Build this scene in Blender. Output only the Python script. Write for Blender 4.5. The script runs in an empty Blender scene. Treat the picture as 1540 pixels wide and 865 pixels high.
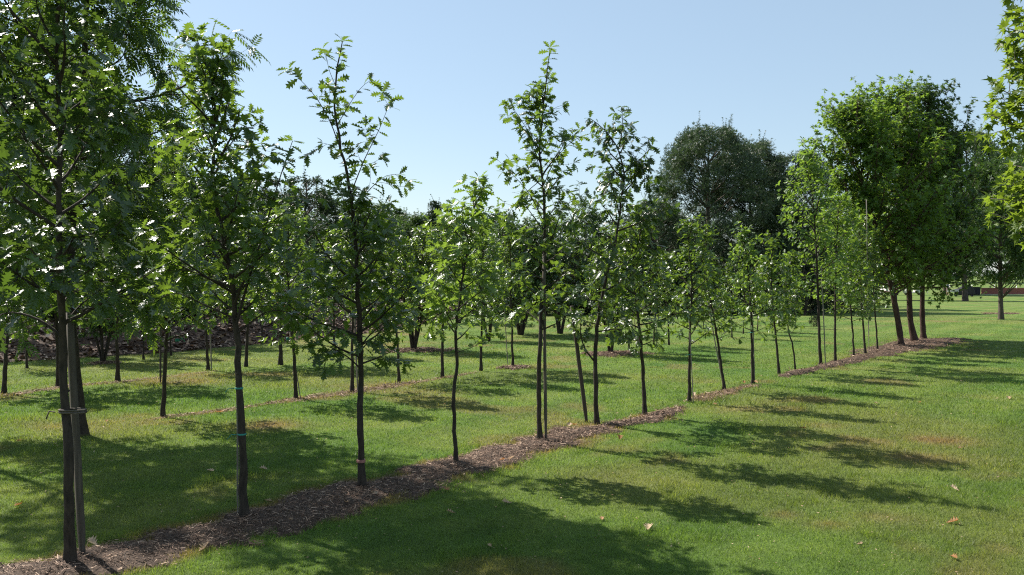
import bpy, math
import numpy as np
R = math.radians
scene = bpy.context.scene
COL = scene.collection
H = 1.9; F = 1334.0; PITCH = math.atan(20.5/F)
CP, SP = math.cos(PITCH), math.sin(PITCH)
rg = np.random.default_rng(7)

# ------------------------------------------------------------------ noise / terrain
def vnoise(x, y, s=0.0):
    x = np.asarray(x, float); y = np.asarray(y, float)
    xi = np.floor(x); yi = np.floor(y); fx = x-xi; fy = y-yi
    fx = fx*fx*(3-2*fx); fy = fy*fy*(3-2*fy)
    def h(a, b):
        v = (a.astype(np.int64)*374761393+b.astype(np.int64)*668265263+int(s*1013)*1274126177) & 0xffffffff
        v = ((v ^ (v >> 13))*1274126177) & 0xffffffff
        return ((v ^ (v >> 16)) & 0xffff)/65535.
    return (h(xi, yi)*(1-fx)+h(xi+1, yi)*fx)*(1-fy)+(h(xi, yi+1)*(1-fx)+h(xi+1, yi+1)*fx)*fy
def fbm(x, y, s=0.0, o=3):
    t = 0; a = .5; n = 0
    for k in range(o):
        t = t+a*vnoise(x*2**k, y*2**k, s+k); n += a; a *= .5
    return t/n
def sm(t):
    t = np.clip(t, 0, 1); return t*t*(3-2*t)
BX = [-400, -40, -16, -11, -8.8, -7.75, -4.3, -2.4, 0, 3, 400]
BY = [14, 14.5, 16, 19, 20.8, 22.2, 29, 38, 60, 150, 600]
def bank(x, y):
    return (np.asarray(y, float)-np.interp(x, BX, BY))*.75+1.2*(fbm(np.asarray(x)*.5, np.asarray(y)*.5, 3)-.5)
def g(x, y):
    x = np.asarray(x, float); y = np.asarray(y, float)
    z = -0.95*sm((y-28)/75)*(1-.75*sm((y-130)/110))*sm((x+20)/30)
    z = z+.10*(fbm(x*.11+3, y*.11, 11, 2)-.5)*sm((y-3)/6)
    z = z+.62*sm(bank(x, y)/4.)
    return z
def ray(px, py):
    a = (px-770)/F; b = (432.5-py)/F
    return np.array([a, CP+b*SP, -SP+b*CP])
def G(px, py):
    d = ray(px, py); a, b = .5, 900.
    for _ in range(4):
        t = np.geomspace(a, b, 160); hit = H+d[2]*t <= g(d[0]*t, d[1]*t)
        k = int(np.argmax(hit)) if hit.any() else 159
        a, b = t[max(k-1, 0)], t[k]
    p = d*b
    return np.array([p[0], p[1], float(g(p[0], p[1]))])
def W(px, py, y):
    d = ray(px, py); p = d*(y/d[1]); return np.array([p[0], p[1], p[2]+H])

# ------------------------------------------------------------------ materials
def newmat(name):
    m = bpy.data.materials.new(name); m.use_nodes = True
    nt = m.node_tree; nt.nodes.clear()
    out = nt.nodes.new('ShaderNodeOutputMaterial')
    return m, nt, out
def nd(nt, t, **k):
    n = nt.nodes.new(t)
    for a, b in k.items():
        if a[0] == '_': setattr(n, a[1:], b)
        else: n.inputs[a.replace('__', ' ')].default_value = b
    return n
def ramp(nt, fac, stops):
    r = nt.nodes.new('ShaderNodeValToRGB')
    while len(r.color_ramp.elements) < len(stops): r.color_ramp.elements.new(.5)
    for e, (p, c) in zip(r.color_ramp.elements, stops): e.position = p; e.color = (*c, 1)
    nt.links.new(fac, r.inputs[0]); return r.outputs[0]
def leafmat(name, dark, mid, light, trans, tr=.45, rough=.38, spec=.5):
    m, nt, out = newmat(name); L = nt.links.new
    at = nd(nt, 'ShaderNodeAttribute', _attribute_name='v')
    c = ramp(nt, at.outputs['Fac'], [(0, dark), (.5, mid), (.93, light), (1, tuple(min(1, q*1.2) for q in light))])
    p = nd(nt, 'ShaderNodeBsdfPrincipled', Roughness=rough); p.inputs['Specular IOR Level'].default_value = spec
    L(c, p.inputs['Base Color'])
    gn = nd(nt, 'ShaderNodeNewGeometry'); wn = nd(nt, 'ShaderNodeTexNoise', Scale=30, Detail=2); L(gn.outputs['Position'], wn.inputs['Vector'])
    bp = nd(nt, 'ShaderNodeBump', Strength=.9, Distance=.014); L(wn.outputs['Fac'], bp.inputs['Height']); L(bp.outputs[0], p.inputs['Normal'])
    t = nd(nt, 'ShaderNodeBsdfTranslucent')
    mx = nd(nt, 'ShaderNodeMixRGB', _blend_type='MIX'); mx.inputs[0].default_value = .75
    L(c, mx.inputs[1]); mx.inputs[2].default_value = (*trans, 1)
    L(mx.outputs[0], t.inputs[0])
    s = nd(nt, 'ShaderNodeMixShader'); s.inputs[0].default_value = tr
    L(p.outputs[0], s.inputs[1]); L(t.outputs[0], s.inputs[2]); L(s.outputs[0], out.inputs[0])
    return m
M = {}
M['oak'] = leafmat('oak_leaf', (.016, .036, .010), (.032, .068, .015), (.07, .125, .026), (.26, .40, .035), .38, .33, .7)
M['oak_light'] = leafmat('oak_leaf_light', (.034, .068, .016), (.06, .112, .025), (.105, .175, .038), (.32, .48, .05), .42, .34, .65)
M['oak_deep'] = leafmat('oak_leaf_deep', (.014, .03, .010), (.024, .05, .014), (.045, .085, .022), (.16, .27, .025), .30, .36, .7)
M['pecan'] = leafmat('pecan_leaf', (.022, .042, .013), (.035, .07, .018), (.055, .10, .022), (.24, .38, .03), .42, .36, .6)
M['maple'] = leafmat('maple_leaf', (.036, .075, .02), (.065, .125, .032), (.11, .185, .05), (.30, .46, .04), .48, .42, .45)
M['sycamore'] = leafmat('sycamore_leaf', (.05, .085, .015), (.08, .13, .02), (.12, .17, .025), (.30, .42, .03), .5, .45, .4)
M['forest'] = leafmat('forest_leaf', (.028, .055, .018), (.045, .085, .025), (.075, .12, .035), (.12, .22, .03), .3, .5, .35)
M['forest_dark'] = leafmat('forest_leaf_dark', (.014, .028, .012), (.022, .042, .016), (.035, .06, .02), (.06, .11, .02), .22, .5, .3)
M['willow'] = leafmat('grey_green_leaf', (.04, .065, .03), (.06, .09, .045), (.09, .125, .065), (.10, .16, .05), .25, .42, .45)
M['deadleaf'] = leafmat('dead_leaf', (.20, .09, .035), (.33, .15, .06), (.45, .27, .15), (.5, .2, .05), .3, .6, .2)
M['paleleaf'] = leafmat('pale_leaf', (.34, .21, .13), (.44, .30, .19), (.55, .41, .28), (.5, .3, .15), .25, .6, .2)

def simple(name, c1, c2, scale=8, rough=.8, bump=.3, dist=.01, stretch=(1, 1, 1), spec=.3, metal=0):
    m, nt, out = newmat(name); L = nt.links.new
    tc = nd(nt, 'ShaderNodeTexCoord'); mp = nd(nt, 'ShaderNodeMapping'); mp.inputs['Scale'].default_value = stretch
    L(tc.outputs['Object'], mp.inputs[0])
    n = nd(nt, 'ShaderNodeTexNoise', Scale=scale, Detail=6, Roughness=.65); L(mp.outputs[0], n.inputs['Vector'])
    c = ramp(nt, n.outputs['Fac'], [(.3, c1), (.7, c2)])
    p = nd(nt, 'ShaderNodeBsdfPrincipled', Roughness=rough, Metallic=metal); p.inputs['Specular IOR Level'].default_value = spec
    L(c, p.inputs['Base Color'])
    if bump:
        b = nd(nt, 'ShaderNodeBump', Strength=bump, Distance=dist); L(n.outputs['Fac'], b.inputs['Height']); L(b.outputs[0], p.inputs['Normal'])
    L(p.outputs[0], out.inputs[0]); return m
M['bark'] = simple('bark', (.018, .014, .011), (.066, .05, .038), 38, .9, .9, .012, (1, 1, .28))
M['bark_grey'] = simple('bark_grey', (.06, .05, .042), (.17, .145, .12), 30, .9, .9, .012, (1, 1, .3))
M['bark_red'] = simple('bark_red', (.035, .02, .016), (.10, .058, .045), 22, .9, .9, .02, (1, 1, .3))
M['bark_far'] = simple('bark_far', (.05, .04, .032), (.12, .095, .075), 10, .9, .3, .02)
M['stake'] = simple('weathered_stake_wood', (.13, .115, .095), (.27, .24, .20), 40, .85, .5, .004, (1, 1, .08))
M['stake_mid'] = simple('grey_stake_wood', (.055, .046, .036), (.12, .10, .08), 40, .85, .5, .004, (1, 1, .08))
M['stake_dark'] = simple('dark_stake_wood', (.04, .032, .026), (.09, .07, .055), 40, .85, .5, .004, (1, 1, .08))
M['pole'] = simple('galvanised_pole', (.3, .31, .32), (.45, .46, .47), 20, .45, 0, metal=.7)
M['ribbon'] = simple('teal_ribbon', (.015, .17, .14), (.04, .26, .21), 20, .5, 0)
M['ribbon_pink'] = simple('pink_ribbon', (.22, .09, .075), (.32, .14, .11), 20, .6, 0)
M['strap'] = simple('strap', (.07, .058, .045), (.13, .11, .09), 60, .8, .2)
M['cart_white'] = simple('cream_paint', (.62, .58, .5), (.7, .66, .58), 3, .35, 0, spec=.5)
M['black'] = simple('black_plastic', (.012, .012, .014), (.03, .03, .033), 6, .6, .1)
M['tarp'] = simple('black_tarpaulin', (.012, .012, .014), (.03, .03, .035), 3, .5, .6, .05)
M['seat'] = simple('beige_vinyl', (.45, .38, .28), (.5, .43, .33), 5, .5, 0)
M['steel'] = simple('steel', (.35, .35, .35), (.5, .5, .5), 5, .4, 0, metal=.8)
M['skin'] = simple('skin', (.42, .25, .18), (.48, .3, .22), 5, .6, 0)
M['hair'] = simple('hair', (.04, .025, .015), (.07, .045, .03), 30, .6, 0)
M['shirt'] = simple('white_shirt', (.72, .72, .74), (.8, .8, .8), 10, .8, 0)
M['shorts'] = simple('pink_shorts', (.55, .25, .30), (.62, .3, .36), 10, .8, 0)
M['concrete'] = simple('concrete', (.38, .35, .32), (.5, .47, .43), 4, .9, .2)
M['brick'] = None
def brickmat():
    m, nt, out = newmat('red_brick'); L = nt.links.new
    tc = nd(nt, 'ShaderNodeTexCoord'); mp = nd(nt, 'ShaderNodeMapping'); mp.inputs['Rotation'].default_value = (R(90), 0, 0)
    b = nd(nt, 'ShaderNodeTexBrick', Scale=4.2); b.inputs['Color1'].default_value = (.30, .07, .05, 1); b.inputs['Color2'].default_value = (.22, .055, .04, 1); b.inputs['Mortar'].default_value = (.3, .2, .17, 1)
    p = nd(nt, 'ShaderNodeBsdfPrincipled', Roughness=.9)
    L(tc.outputs['Object'], mp.inputs[0]); L(mp.outputs[0], b.inputs[0]); L(b.outputs[0], p.inputs[0]); L(p.outputs[0], out.inputs[0]); return m
M['brick'] = brickmat()

def grassmat(name, blades):
    m, nt, out = newmat(name); L = nt.links.new
    geo = nd(nt, 'ShaderNodeNewGeometry')
    def N(s, d=4, r=.6):
        n = nd(nt, 'ShaderNodeTexNoise', Scale=s, Detail=d, Roughness=r); L(geo.outputs['Position'], n.inputs['Vector']); return n.outputs['Fac']
    big = ramp(nt, N(.35, 4), [(.35, (.082, .152, .032)), (.5, (.116, .176, .038)), (.66, (.158, .188, .054))])
    mid = ramp(nt, N(3.0, 6, .7), [(.3, (.66, .7, .64)), (.5, (1, 1, 1)), (.72, (1.28, 1.2, 1.2))])
    m1 = nd(nt, 'ShaderNodeMixRGB', _blend_type='MULTIPLY'); m1.inputs[0].default_value = .8; L(big, m1.inputs[1]); L(mid, m1.inputs[2])
    wv = nd(nt, 'ShaderNodeTexWave', Scale=.22, Distortion=1.2, Detail=2); wv.inputs['Detail Scale'].default_value = .6; mpw = nd(nt, 'ShaderNodeMapping'); mpw.inputs['Rotation'].default_value = (0, 0, R(37)); L(geo.outputs['Position'], mpw.inputs[0]); L(mpw.outputs[0], wv.inputs['Vector'])
    mw = nd(nt, 'ShaderNodeMixRGB', _blend_type='MULTIPLY'); mw.inputs[0].default_value = 1; L(m1.outputs[0], mw.inputs[1]); L(ramp(nt, wv.outputs['Fac'], [(.3, (.86, .9, .86)), (.7, (1.04, 1.02, 1.02))]), mw.inputs[2]); m1 = mw
    fine = ramp(nt, N(60, 6, .8), [(.32, (.5, .55, .5)), (.5, (1, 1, 1)), (.68, (1.5, 1.45, 1.4))])
    m2 = nd(nt, 'ShaderNodeMixRGB', _blend_type='MULTIPLY'); m2.inputs[0].default_value = .85; L(m1.outputs[0], m2.inputs[1]); L(fine, m2.inputs[2])
    at = nd(nt, 'ShaderNodeAttribute', _attribute_name='dry')
    m3 = nd(nt, 'ShaderNodeMixRGB'); L(at.outputs['Fac'], m3.inputs[0]); L(m2.outputs[0], m3.inputs[1])
    dc = ramp(nt, N(30, 4, .7), [(.3, (.14, .095, .045)), (.7, (.27, .19, .10))]); L(dc, m3.inputs[2])
    col = m3.outputs[0]
    if blades:
        av = nd(nt, 'ShaderNodeAttribute', _attribute_name='v')
        bv = ramp(nt, av.outputs['Fac'], [(0, (.6, .62, .6)), (.5, (1, 1, 1)), (.92, (1.25, 1.2, 1.1)), (1, (2.3, 1.9, 2.2))])
        m4 = nd(nt, 'ShaderNodeMixRGB', _blend_type='MULTIPLY'); m4.inputs[0].default_value = 1; L(col, m4.inputs[1]); L(bv, m4.inputs[2]); col = m4.outputs[0]
    p = nd(nt, 'ShaderNodeBsdfPrincipled', Roughness=.55 if blades else .9); p.inputs['Specular IOR Level'].default_value = .35 if blades else .15
    L(col, p.inputs['Base Color'])
    if blades:
        t = nd(nt, 'ShaderNodeBsdfTranslucent'); x = nd(nt, 'ShaderNodeMixRGB', _blend_type='MULTIPLY'); x.inputs[0].default_value = 1
        x.inputs[2].default_value = (1.9, 2.0, .9, 1); L(col, x.inputs[1]); L(x.outputs[0], t.inputs[0])
        s = nd(nt, 'ShaderNodeMixShader'); s.inputs[0].default_value = .42; L(p.outputs[0], s.inputs[1]); L(t.outputs[0], s.inputs[2]); L(s.outputs[0], out.inputs[0])
    else:
        b = nd(nt, 'ShaderNodeBump', Strength=.9, Distance=.03); L(N(45, 8, .8), b.inputs['Height']); L(b.outputs[0], p.inputs['Normal']); L(p.outputs[0], out.inputs[0])
    return m
M['ground'] = grassmat('lawn', False); M['blade'] = grassmat('grass_blades', True)
def mulchmat(name, chips):
    m, nt, out = newmat(name); L = nt.links.new
    p = nd(nt, 'ShaderNodeBsdfPrincipled', Roughness=.8); p.inputs['Specular IOR Level'].default_value = .3
    if chips:
        av = nd(nt, 'ShaderNodeAttribute', _attribute_name='v')
        c = ramp(nt, av.outputs['Fac'], [(0, (.045, .028, .02)), (.4, (.12, .07, .046)), (.7, (.25, .155, .105)), (1, (.6, .43, .31))])
    else:
        geo = nd(nt, 'ShaderNodeNewGeometry'); n = nd(nt, 'ShaderNodeTexNoise', Scale=40, Detail=8, Roughness=.8); L(geo.outputs['Position'], n.inputs['Vector'])
        c = ramp(nt, n.outputs['Fac'], [(.3, (.035, .02, .013)), (.5, (.09, .055, .036)), (.7, (.18, .115, .075))])
        b = nd(nt, 'ShaderNodeBump', Strength=1, Distance=.03); L(n.outputs['Fac'], b.inputs['Height']); L(b.outputs[0], p.inputs['Normal'])
    L(c, p.inputs['Base Color']); L(p.outputs[0], out.inputs[0]); return m
M['mulch'] = mulchmat('mulch', False); M['chips'] = mulchmat('mulch_chips', True)

# ------------------------------------------------------------------ mesh helpers
def link(name, me, mat=None, parent=None, **props):
    o = bpy.data.objects.new(name, me); COL.objects.link(o)
    if mat is not None: me.materials.append(mat)
    if parent is not None: o.parent = parent
    for k, v in props.items():
        if v is not None: o[k] = v
    return o
def npmesh(name, V, loops, starts, smooth=True, attrs=None):
    me = bpy.data.meshes.new(name)
    me.vertices.add(len(V)); me.vertices.foreach_set('co', np.ascontiguousarray(V, dtype=np.float32).ravel())
    me.loops.add(len(loops)); me.loops.foreach_set('vertex_index', np.ascontiguousarray(loops, dtype=np.int32))
    me.polygons.add(len(starts)); me.polygons.foreach_set('loop_start', np.ascontiguousarray(starts, dtype=np.int32))
    me.polygons.foreach_set('use_smooth', np.full(len(starts), smooth, dtype=bool))
    for k, a in (attrs or {}).items():
        at = me.attributes.new(k, 'FLOAT', 'POINT'); at.data.foreach_set('value', np.ascontiguousarray(a, dtype=np.float32))
    me.update(calc_edges=True)
    return me
def thing(name, label, cat, loc, group=None, rz=0):
    o = bpy.data.objects.new(name, None); COL.objects.link(o); o.location = loc; o.rotation_euler = (0, 0, rz)
    o.empty_display_size = .2
    o['label'] = label; o['category'] = cat
    if group: o['group'] = group
    return o
class Wood:
    def __init__(s): s.V = []; s.Fc = []; s.n = 0
    def tube(s, P, r, k=6):
        P = np.asarray(P, float); n = len(P); r = np.broadcast_to(r, (n,))
        T = np.gradient(P, axis=0); T /= np.linalg.norm(T, axis=1)[:, None]+1e-9
        ref = np.array([1., .13, .07]) if abs(T[0][0]) < .8 else np.array([.1, 1., .05])
        U = ref-T*(T@ref)[:, None]; U /= np.linalg.norm(U, axis=1)[:, None]+1e-9
        B = np.cross(T, U); a = np.arange(k)*2*math.pi/k
        ring = P[:, None]+r[:, None, None]*(np.cos(a)[None, :, None]*U[:, None]+np.sin(a)[None, :, None]*B[:, None])
        s.V.append(ring.reshape(-1, 3)); b = s.n
        for i in range(n-1):
            for j in range(k):
                j2 = (j+1) % k
                s.Fc.append((b+i*k+j, b+i*k+j2, b+(i+1)*k+j2, b+(i+1)*k+j))
        s.Fc.append(tuple(b+(n-1)*k+j for j in range(k)))
        s.n += n*k
    def join(s, o):
        s.V += o.V; s.Fc += [tuple(q+s.n for q in f) for f in o.Fc]; s.n += o.n
    def mesh(s, name, off=(0, 0, 0)):
        me = bpy.data.meshes.new(name)
        me.from_pydata((np.vstack(s.V)-np.asarray(off)).tolist(), [], s.Fc)
        me.polygons.foreach_set('use_smooth', [True]*len(me.polygons)); me.update(); return me

def T_oak():
    out = [(.10, .025), (.20, .15), (.29, .06), (.40, .27), (.48, .09), (.60, .34), (.68, .11), (.80, .25), (.86, .08)]
    mid = [(0, 0), (.15, 0), (.29, 0), (.48, 0), (.68, 0), (.86, 0), (1.0, 0)]
    V = [(0, t, 0) for t, _ in mid]; nm = len(V); Fs = []
    for sgn in (1, -1):
        b = len(V); V += [(sgn*w, t+(.05 if w > .12 else 0), .22*w) for t, w in out]
        seq = [(0, [0, 0], 1)]
        polys = [[0, b, b+1, b+2, 2, 1], [2, b+2, b+3, b+4, 3], [3, b+4, b+5, b+6, 4], [4, b+6, b+7, b+8, 5], [5, b+8, 6]]
        for p in polys: Fs.append(p if sgn > 0 else p[::-1])
    return np.array(V, float), Fs
def T_ell(w=.2):
    V = [(0, 0, 0), (0, .5, 0), (0, 1, 0), (w, .3, .06), (w*.9, .65, .06), (-w, .3, .06), (-w*.9, .65, .06)]
    return np.array(V, float), [[0, 3, 4, 1], [1, 4, 2], [0, 1, 6, 5], [1, 2, 6]]
def T_maple():
    ang = [-150, -112, -85, -58, -38, -18, 0, 18, 38, 58, 85, 112, 150]
    rr = [.22, .42, .30, .62, .34, .38, .95, .38, .34, .62, .30, .42, .22]
    V = [(0, .28, 0)]+[(r*math.sin(R(a))*.85, .28+r*math.cos(R(a))*.78, .12*abs(math.sin(R(a)))*r) for a, r in zip(ang, rr)]
    return np.array(V, float), [[0, i, i+1] for i in range(1, 13)]+[[0, 13, 1]]
def T_comp():
    V = []; Fs = []
    for i in range(5):
        for sg in (1, -1):
            y0 = .18+.17*i; b = len(V); L = .34-.03*abs(i-2)
            d = np.array([sg*.8, .55, -.25]); d /= np.linalg.norm(d); s = np.array([-d[1]*sg, d[0]*sg, .15])
            p = np.array([0, y0, -.0])
            for q in (p, p+d*L*.4+s*.075, p+d*L, p+d*L*.4-s*.075): V.append(tuple(q))
            Fs.append([b, b+1, b+2, b+3])
    b = len(V); V += [(0, .95, 0), (.055, 1.1, 0), (0, 1.3, -.05), (-.055, 1.1, 0)]; Fs.append([b, b+1, b+2, b+3])
    b = len(V); V += [(-.008, 0, 0), (.008, 0, 0), (0, .97, 0)]; Fs.append([b, b+1, b+2])
    return np.array(V, float), Fs
def T_sprig(w=.16, n=3):
    V = []; Fs = []
    for i, (a, L) in enumerate([(0, 1.), (48, .8), (-52, .75), (20, .5)][:n]):
        d = np.array([math.sin(R(a)), math.cos(R(a)), .15*(i-1)]); s = np.array([d[1], -d[0], .1]); b = len(V)
        for q in (d*0, d*L*.45+s*w, d*L, d*L*.45-s*w): V.append(tuple(q))
        Fs.append([b, b+1, b+2, b+3])
    return np.array(V, float), Fs
TPL = {'oak': T_oak(), 'ell': T_ell(), 'maple': T_maple(), 'comp': T_comp(), 'sprig': T_sprig(), 'needle': T_sprig(.09, 4), 'quad': T_sprig(.3, 1)}
def norm(a): return a/(np.linalg.norm(a, axis=-1, keepdims=True)+1e-9)
class Leaves:
    def __init__(s): s.P = []; s.D = []; s.N = []; s.S = []
    def add(s, P, D, N, S):
        P = np.atleast_2d(P); s.P.append(P); s.D.append(np.broadcast_to(D, P.shape)); s.N.append(np.broadcast_to(N, P.shape)); s.S.append(np.broadcast_to(S, (len(P),)))
    def mesh(s, name, tpl, off=(0, 0, 0), rng=rg, bend=.35):
        P = np.vstack(s.P)-np.asarray(off); D = norm(np.vstack(s.D)); N = np.vstack(s.N); S = np.concatenate(s.S)
        N = norm(N-D*(N*D).sum(1, keepdims=True)); X = np.cross(D, N)
        V, Fs = TPL[tpl]; n = len(P); nv = len(V)
        bd = rng.uniform(-.15, 1, n)*bend; wv = rng.uniform(.8, 1.15, n)
        Z = V[None, :, 2]*rng.uniform(.2, 1.6, n)[:, None]-bd[:, None]*V[None, :, 1]**2
        out = P[:, None]+S[:, None, None]*((V[None, :, 0]*wv[:, None])[..., None]*X[:, None]+V[None, :, 1, None]*D[:, None]+Z[..., None]*N[:, None])
        lp = np.concatenate([np.array(f) for f in Fs]); ln = np.array([len(f) for f in Fs])
        st = np.concatenate([[0], np.cumsum(ln)[:-1]])
        loops = (lp[None]+(np.arange(n)*nv)[:, None]).ravel(); starts = (st[None]+(np.arange(n)*len(lp))[:, None]).ravel()
        v = np.repeat(np.clip(rng.normal(.5, .28, n), 0, 1), nv)
        return npmesh(name, out.reshape(-1, 3), loops, starts, True, {'v': v})

def resample(P, n):
    P = np.asarray(P, float)
    if len(P) < 3:
        t = np.linspace(0, 1, n)[:, None]; return P[0]*(1-t)+P[-1]*t
    Q = np.vstack([2*P[0]-P[1], P, 2*P[-1]-P[-2]]); d = np.linalg.norm(np.diff(P, axis=0), axis=1); c = np.concatenate([[0], np.cumsum(d)]); c /= c[-1]
    out = []
    for u in np.linspace(0, 1, n):
        i = min(np.searchsorted(c, u, 'right')-1, len(P)-2); t = (u-c[i])/(c[i+1]-c[i]+1e-9)
        p0, p1, p2, p3 = Q[i], Q[i+1], Q[i+2], Q[i+3]
        out.append(.5*((2*p1)+(-p0+p2)*t+(2*p0-5*p1+4*p2-p3)*t*t+(-p0+3*p1-3*p2+p3)*t**3))
    return np.array(out)
UP = np.array([0, 0, 1.])
def leaf_row(lv, rng, P, t0, spacing, size, droop, tip=4, spread=.75):
    """alternate leaves along a twig, a rosette at its tip"""
    L = np.linalg.norm(np.diff(P, axis=0), axis=1).sum(); n = max(1, int(L*(1-t0)/spacing))
    idx = np.linspace(t0, .97, n)*(len(P)-1); i0 = np.minimum(idx.astype(int), len(P)-2); f = (idx-i0)[:, None]
    pos = P[i0]*(1-f)+P[i0+1]*f; T = norm(P[i0+1]-P[i0])
    a = np.arange(n)*2.4+rng.uniform(0, 6); ref = norm(np.cross(T, UP+[.01, .02, 0])); up2 = np.cross(ref, T)
    side = np.cos(a)[:, None]*ref+.55*np.sin(a)[:, None]*up2
    D = T*.5+side*spread+rng.normal(0, .22, (n, 3))-UP*droop*rng.uniform(.2, 1.2, (n, 1))
    N = UP+rng.normal(0, .52, (n, 3))+.3*side
    lv.add(pos, D, N, size*rng.uniform(.62, 1.15, n))
    if tip:
        Tt = norm(P[-1]-P[-2]); a = np.arange(tip)*2*math.pi/tip+rng.uniform(0, 6)
        r1 = norm(np.cross(Tt, [.3, .8, .1])); r2 = np.cross(r1, Tt)
        sd = np.cos(a)[:, None]*r1+np.sin(a)[:, None]*r2
        D = Tt*rng.uniform(.3, .9, (tip, 1))+sd*.8-UP*droop*.7
        lv.add(np.repeat(P[-1][None], tip, 0), D, UP+rng.normal(0, .4, (tip, 3))+Tt*.3, size*rng.uniform(.6, 1.05, tip))
def bpath(rng, p, d, L, rise, n=7, wob=.08):
    P = [p]; d = d/np.linalg.norm(d)
    for i in range(n-1):
        d = d+UP*rise/n+rng.normal(0, wob, 3); d /= np.linalg.norm(d); P.append(P[-1]+d*L/(n-1))
    return np.array(P)
def fill_branch(br, lv, rng, P, r0, o, lvl=1):
    br.tube(P, np.linspace(r0, max(.0015, r0*.22), len(P)), 5 if lvl == 1 else 4)
    L = np.linalg.norm(np.diff(P, axis=0), axis=1).sum()
    leaf_row(lv, rng, P, o.get('bare', .25), o['sp']*1.3, o['size'], o['droop'])
    nt_ = int(o['twigs']*L+rng.uniform(0, 1))
    for k in range(nt_):
        t = rng.uniform(.25, .95); i = min(int(t*(len(P)-1)), len(P)-2); q = P[i]+(P[i+1]-P[i])*(t*(len(P)-1)-i)
        T = norm(P[i+1]-P[i]); s = norm(np.cross(T, rng.normal(0, 1, 3)))
        tl = o['twl']*rng.uniform(.5, 1.1)*(1.15-.6*t)
        Q = bpath(rng, q, T*.55+s*.9+UP*.15, tl, .25, 5, .1)
        if lvl == 1 and o.get('deep') and tl > .25:
            fill_branch(br, lv, rng, Q, r0*.4, o, 2)
        else:
            br.tube(Q, np.linspace(max(.002, r0*.3), .0012, len(Q)), 3)
            leaf_row(lv, rng, Q, .15, o['sp'], o['size'], o['droop'])
def leader_mesh(rng, P, r0, r1, k=9, flare=1.6, rough=.06):
    n = len(P); t = np.linspace(0, 1, n); hgt = np.abs(P[:, 2]-P[0, 2])
    rr = (r0*(1-t)**.95+r1)*(1+(flare-1)*np.exp(-hgt/.07))*(1+rng.normal(0, rough, n))
    w = Wood(); P2 = P.copy(); P2[0, 2] -= .06; w.tube(P2, rr, k); return w
def auto_branches(br, lv, rng, P, r0, o):
    """primary limbs spiralling up the leader; o: nb,t0,t1,len(t),elev(t)"""
    n = len(P)
    for k in range(o['nb']):
        u = (k+rng.uniform(.2, .8))/o['nb']; t = o['t0']+(o['t1']-o['t0'])*u
        i = min(int(t*(n-1)), n-2); q = P[i]+(P[i+1]-P[i])*(t*(n-1)-i)
        az = k*2.4+rng.uniform(-.5, .5)+o.get('az', 0); el = o['elev'](u)+rng.uniform(-.15, .15)
        L = o['len'](u)*rng.uniform(*o.get('lv', (.7, 1.2)))
        if L < .05: continue
        d = np.array([math.cos(az)*math.cos(el), math.sin(az)*math.cos(el), math.sin(el)])
        Q = bpath(rng, q, d, L, o.get('rise', .5), 7, .07)
        fill_branch(br, lv, rng, Q, min(r0*.45, .006+.012*L), o)

LEAF_T = {}
def finish(root, off, wood, br, lv, leafm, barkm, tpl, rng, bend=.35):
    wood.join(br); link('trunk', wood.mesh('trunk', off), M[barkm], root)
    link('crown', lv.mesh('crown', tpl, off, rng, bend), M[leafm], root)

# ------------------------------------------------------------------ front row: oaks traced at their own distance
def hero(label, base, path, top, o, branches=(), r0=.035, leafm='oak', barkm='bark', tpl='oak', seed=1, name='young_oak', group='young oaks in the front row', offs=None):
    rng = np.random.default_rng(seed); b = G(*base); y = b[1]
    pts = [b]
    for j, (px, py) in enumerate(path):
        pts.append(W(px, py, y+.05*math.sin(j*2.1+seed)))
    r0 *= .88; o.setdefault('lv', (.5, 1.35)); P = resample(pts, 34); P[1:-1] += rng.normal(0, .004, (32, 3))
    root = thing(name, label, 'tree', b, group)
    wood = leader_mesh(rng, P, r0, .004, 10)
    for kx in range(7):                                            # pruning knots
        i = rng.integers(2, 16); a = rng.uniform(0, 6.28); d = np.array([math.cos(a), math.sin(a), .35])
        wood.tube(np.array([P[i], P[i]+d*r0*.9, P[i]+d*r0*1.1]), [r0*.42, r0*.3, r0*.12], 6)
    br = Wood(); lv = Leaves()
    auto_branches(br, lv, rng, P, r0, o)
    leaf_row(lv, rng, P[22:], .0, o['sp']*.6, o['size'], o['droop'], 6)
    for bb in branches:
        pxs = bb['p']; dz = bb.get('dz', 0)
        Q = [W(px, py, y+dz*j/(len(pxs)-1)) for j, (px, py) in enumerate(pxs)]
        oo = dict(o); oo.update(bb.get('o', {}))
        fill_branch(br, lv, rng, resample(Q, 10), bb.get('r', .010), oo)
    finish(root, b, wood, br, lv, leafm, barkm, tpl, rng)
    return root, b, P
def O(nb, t0, t1, L, e, **k):
    o = dict(nb=nb, t0=t0, t1=t1, sp=.045, size=.14, droop=.55, twigs=7, twl=.3, elev=lambda u: e[0]+(e[1]-e[0])*u)
    o['len'] = L if callable(L) else (lambda u: L[0]+(L[1]-L[0])*u if len(L) == 2 else float(np.interp(u, np.linspace(0, 1, len(L)), L)))
    o.update(k); return o
TREES = {}
TREES[1] = hero('large dark young oak standing nearest the camera, tied with a strap to a grey stake', (105, 852), [(103, 700), (99, 600), (94, 520), (92, 440), (88, 330), (90, 200), (84, 80), (88, -40), (92, -110)], 0,
    O(30, .38, .97, (.55, .6, .5, .35), (.3, .9), size=.15, twigs=8, sp=.045), r0=.036, seed=11, leafm='oak_deep',
    branches=[dict(p=[(92, 505), (60, 482), (20, 470), (-20, 480)], r=.012), dict(p=[(92, 420), (140, 370), (185, 330)], r=.01, dz=-.2), dict(p=[(90, 500), (120, 460), (160, 430)], dz=.3)])
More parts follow.
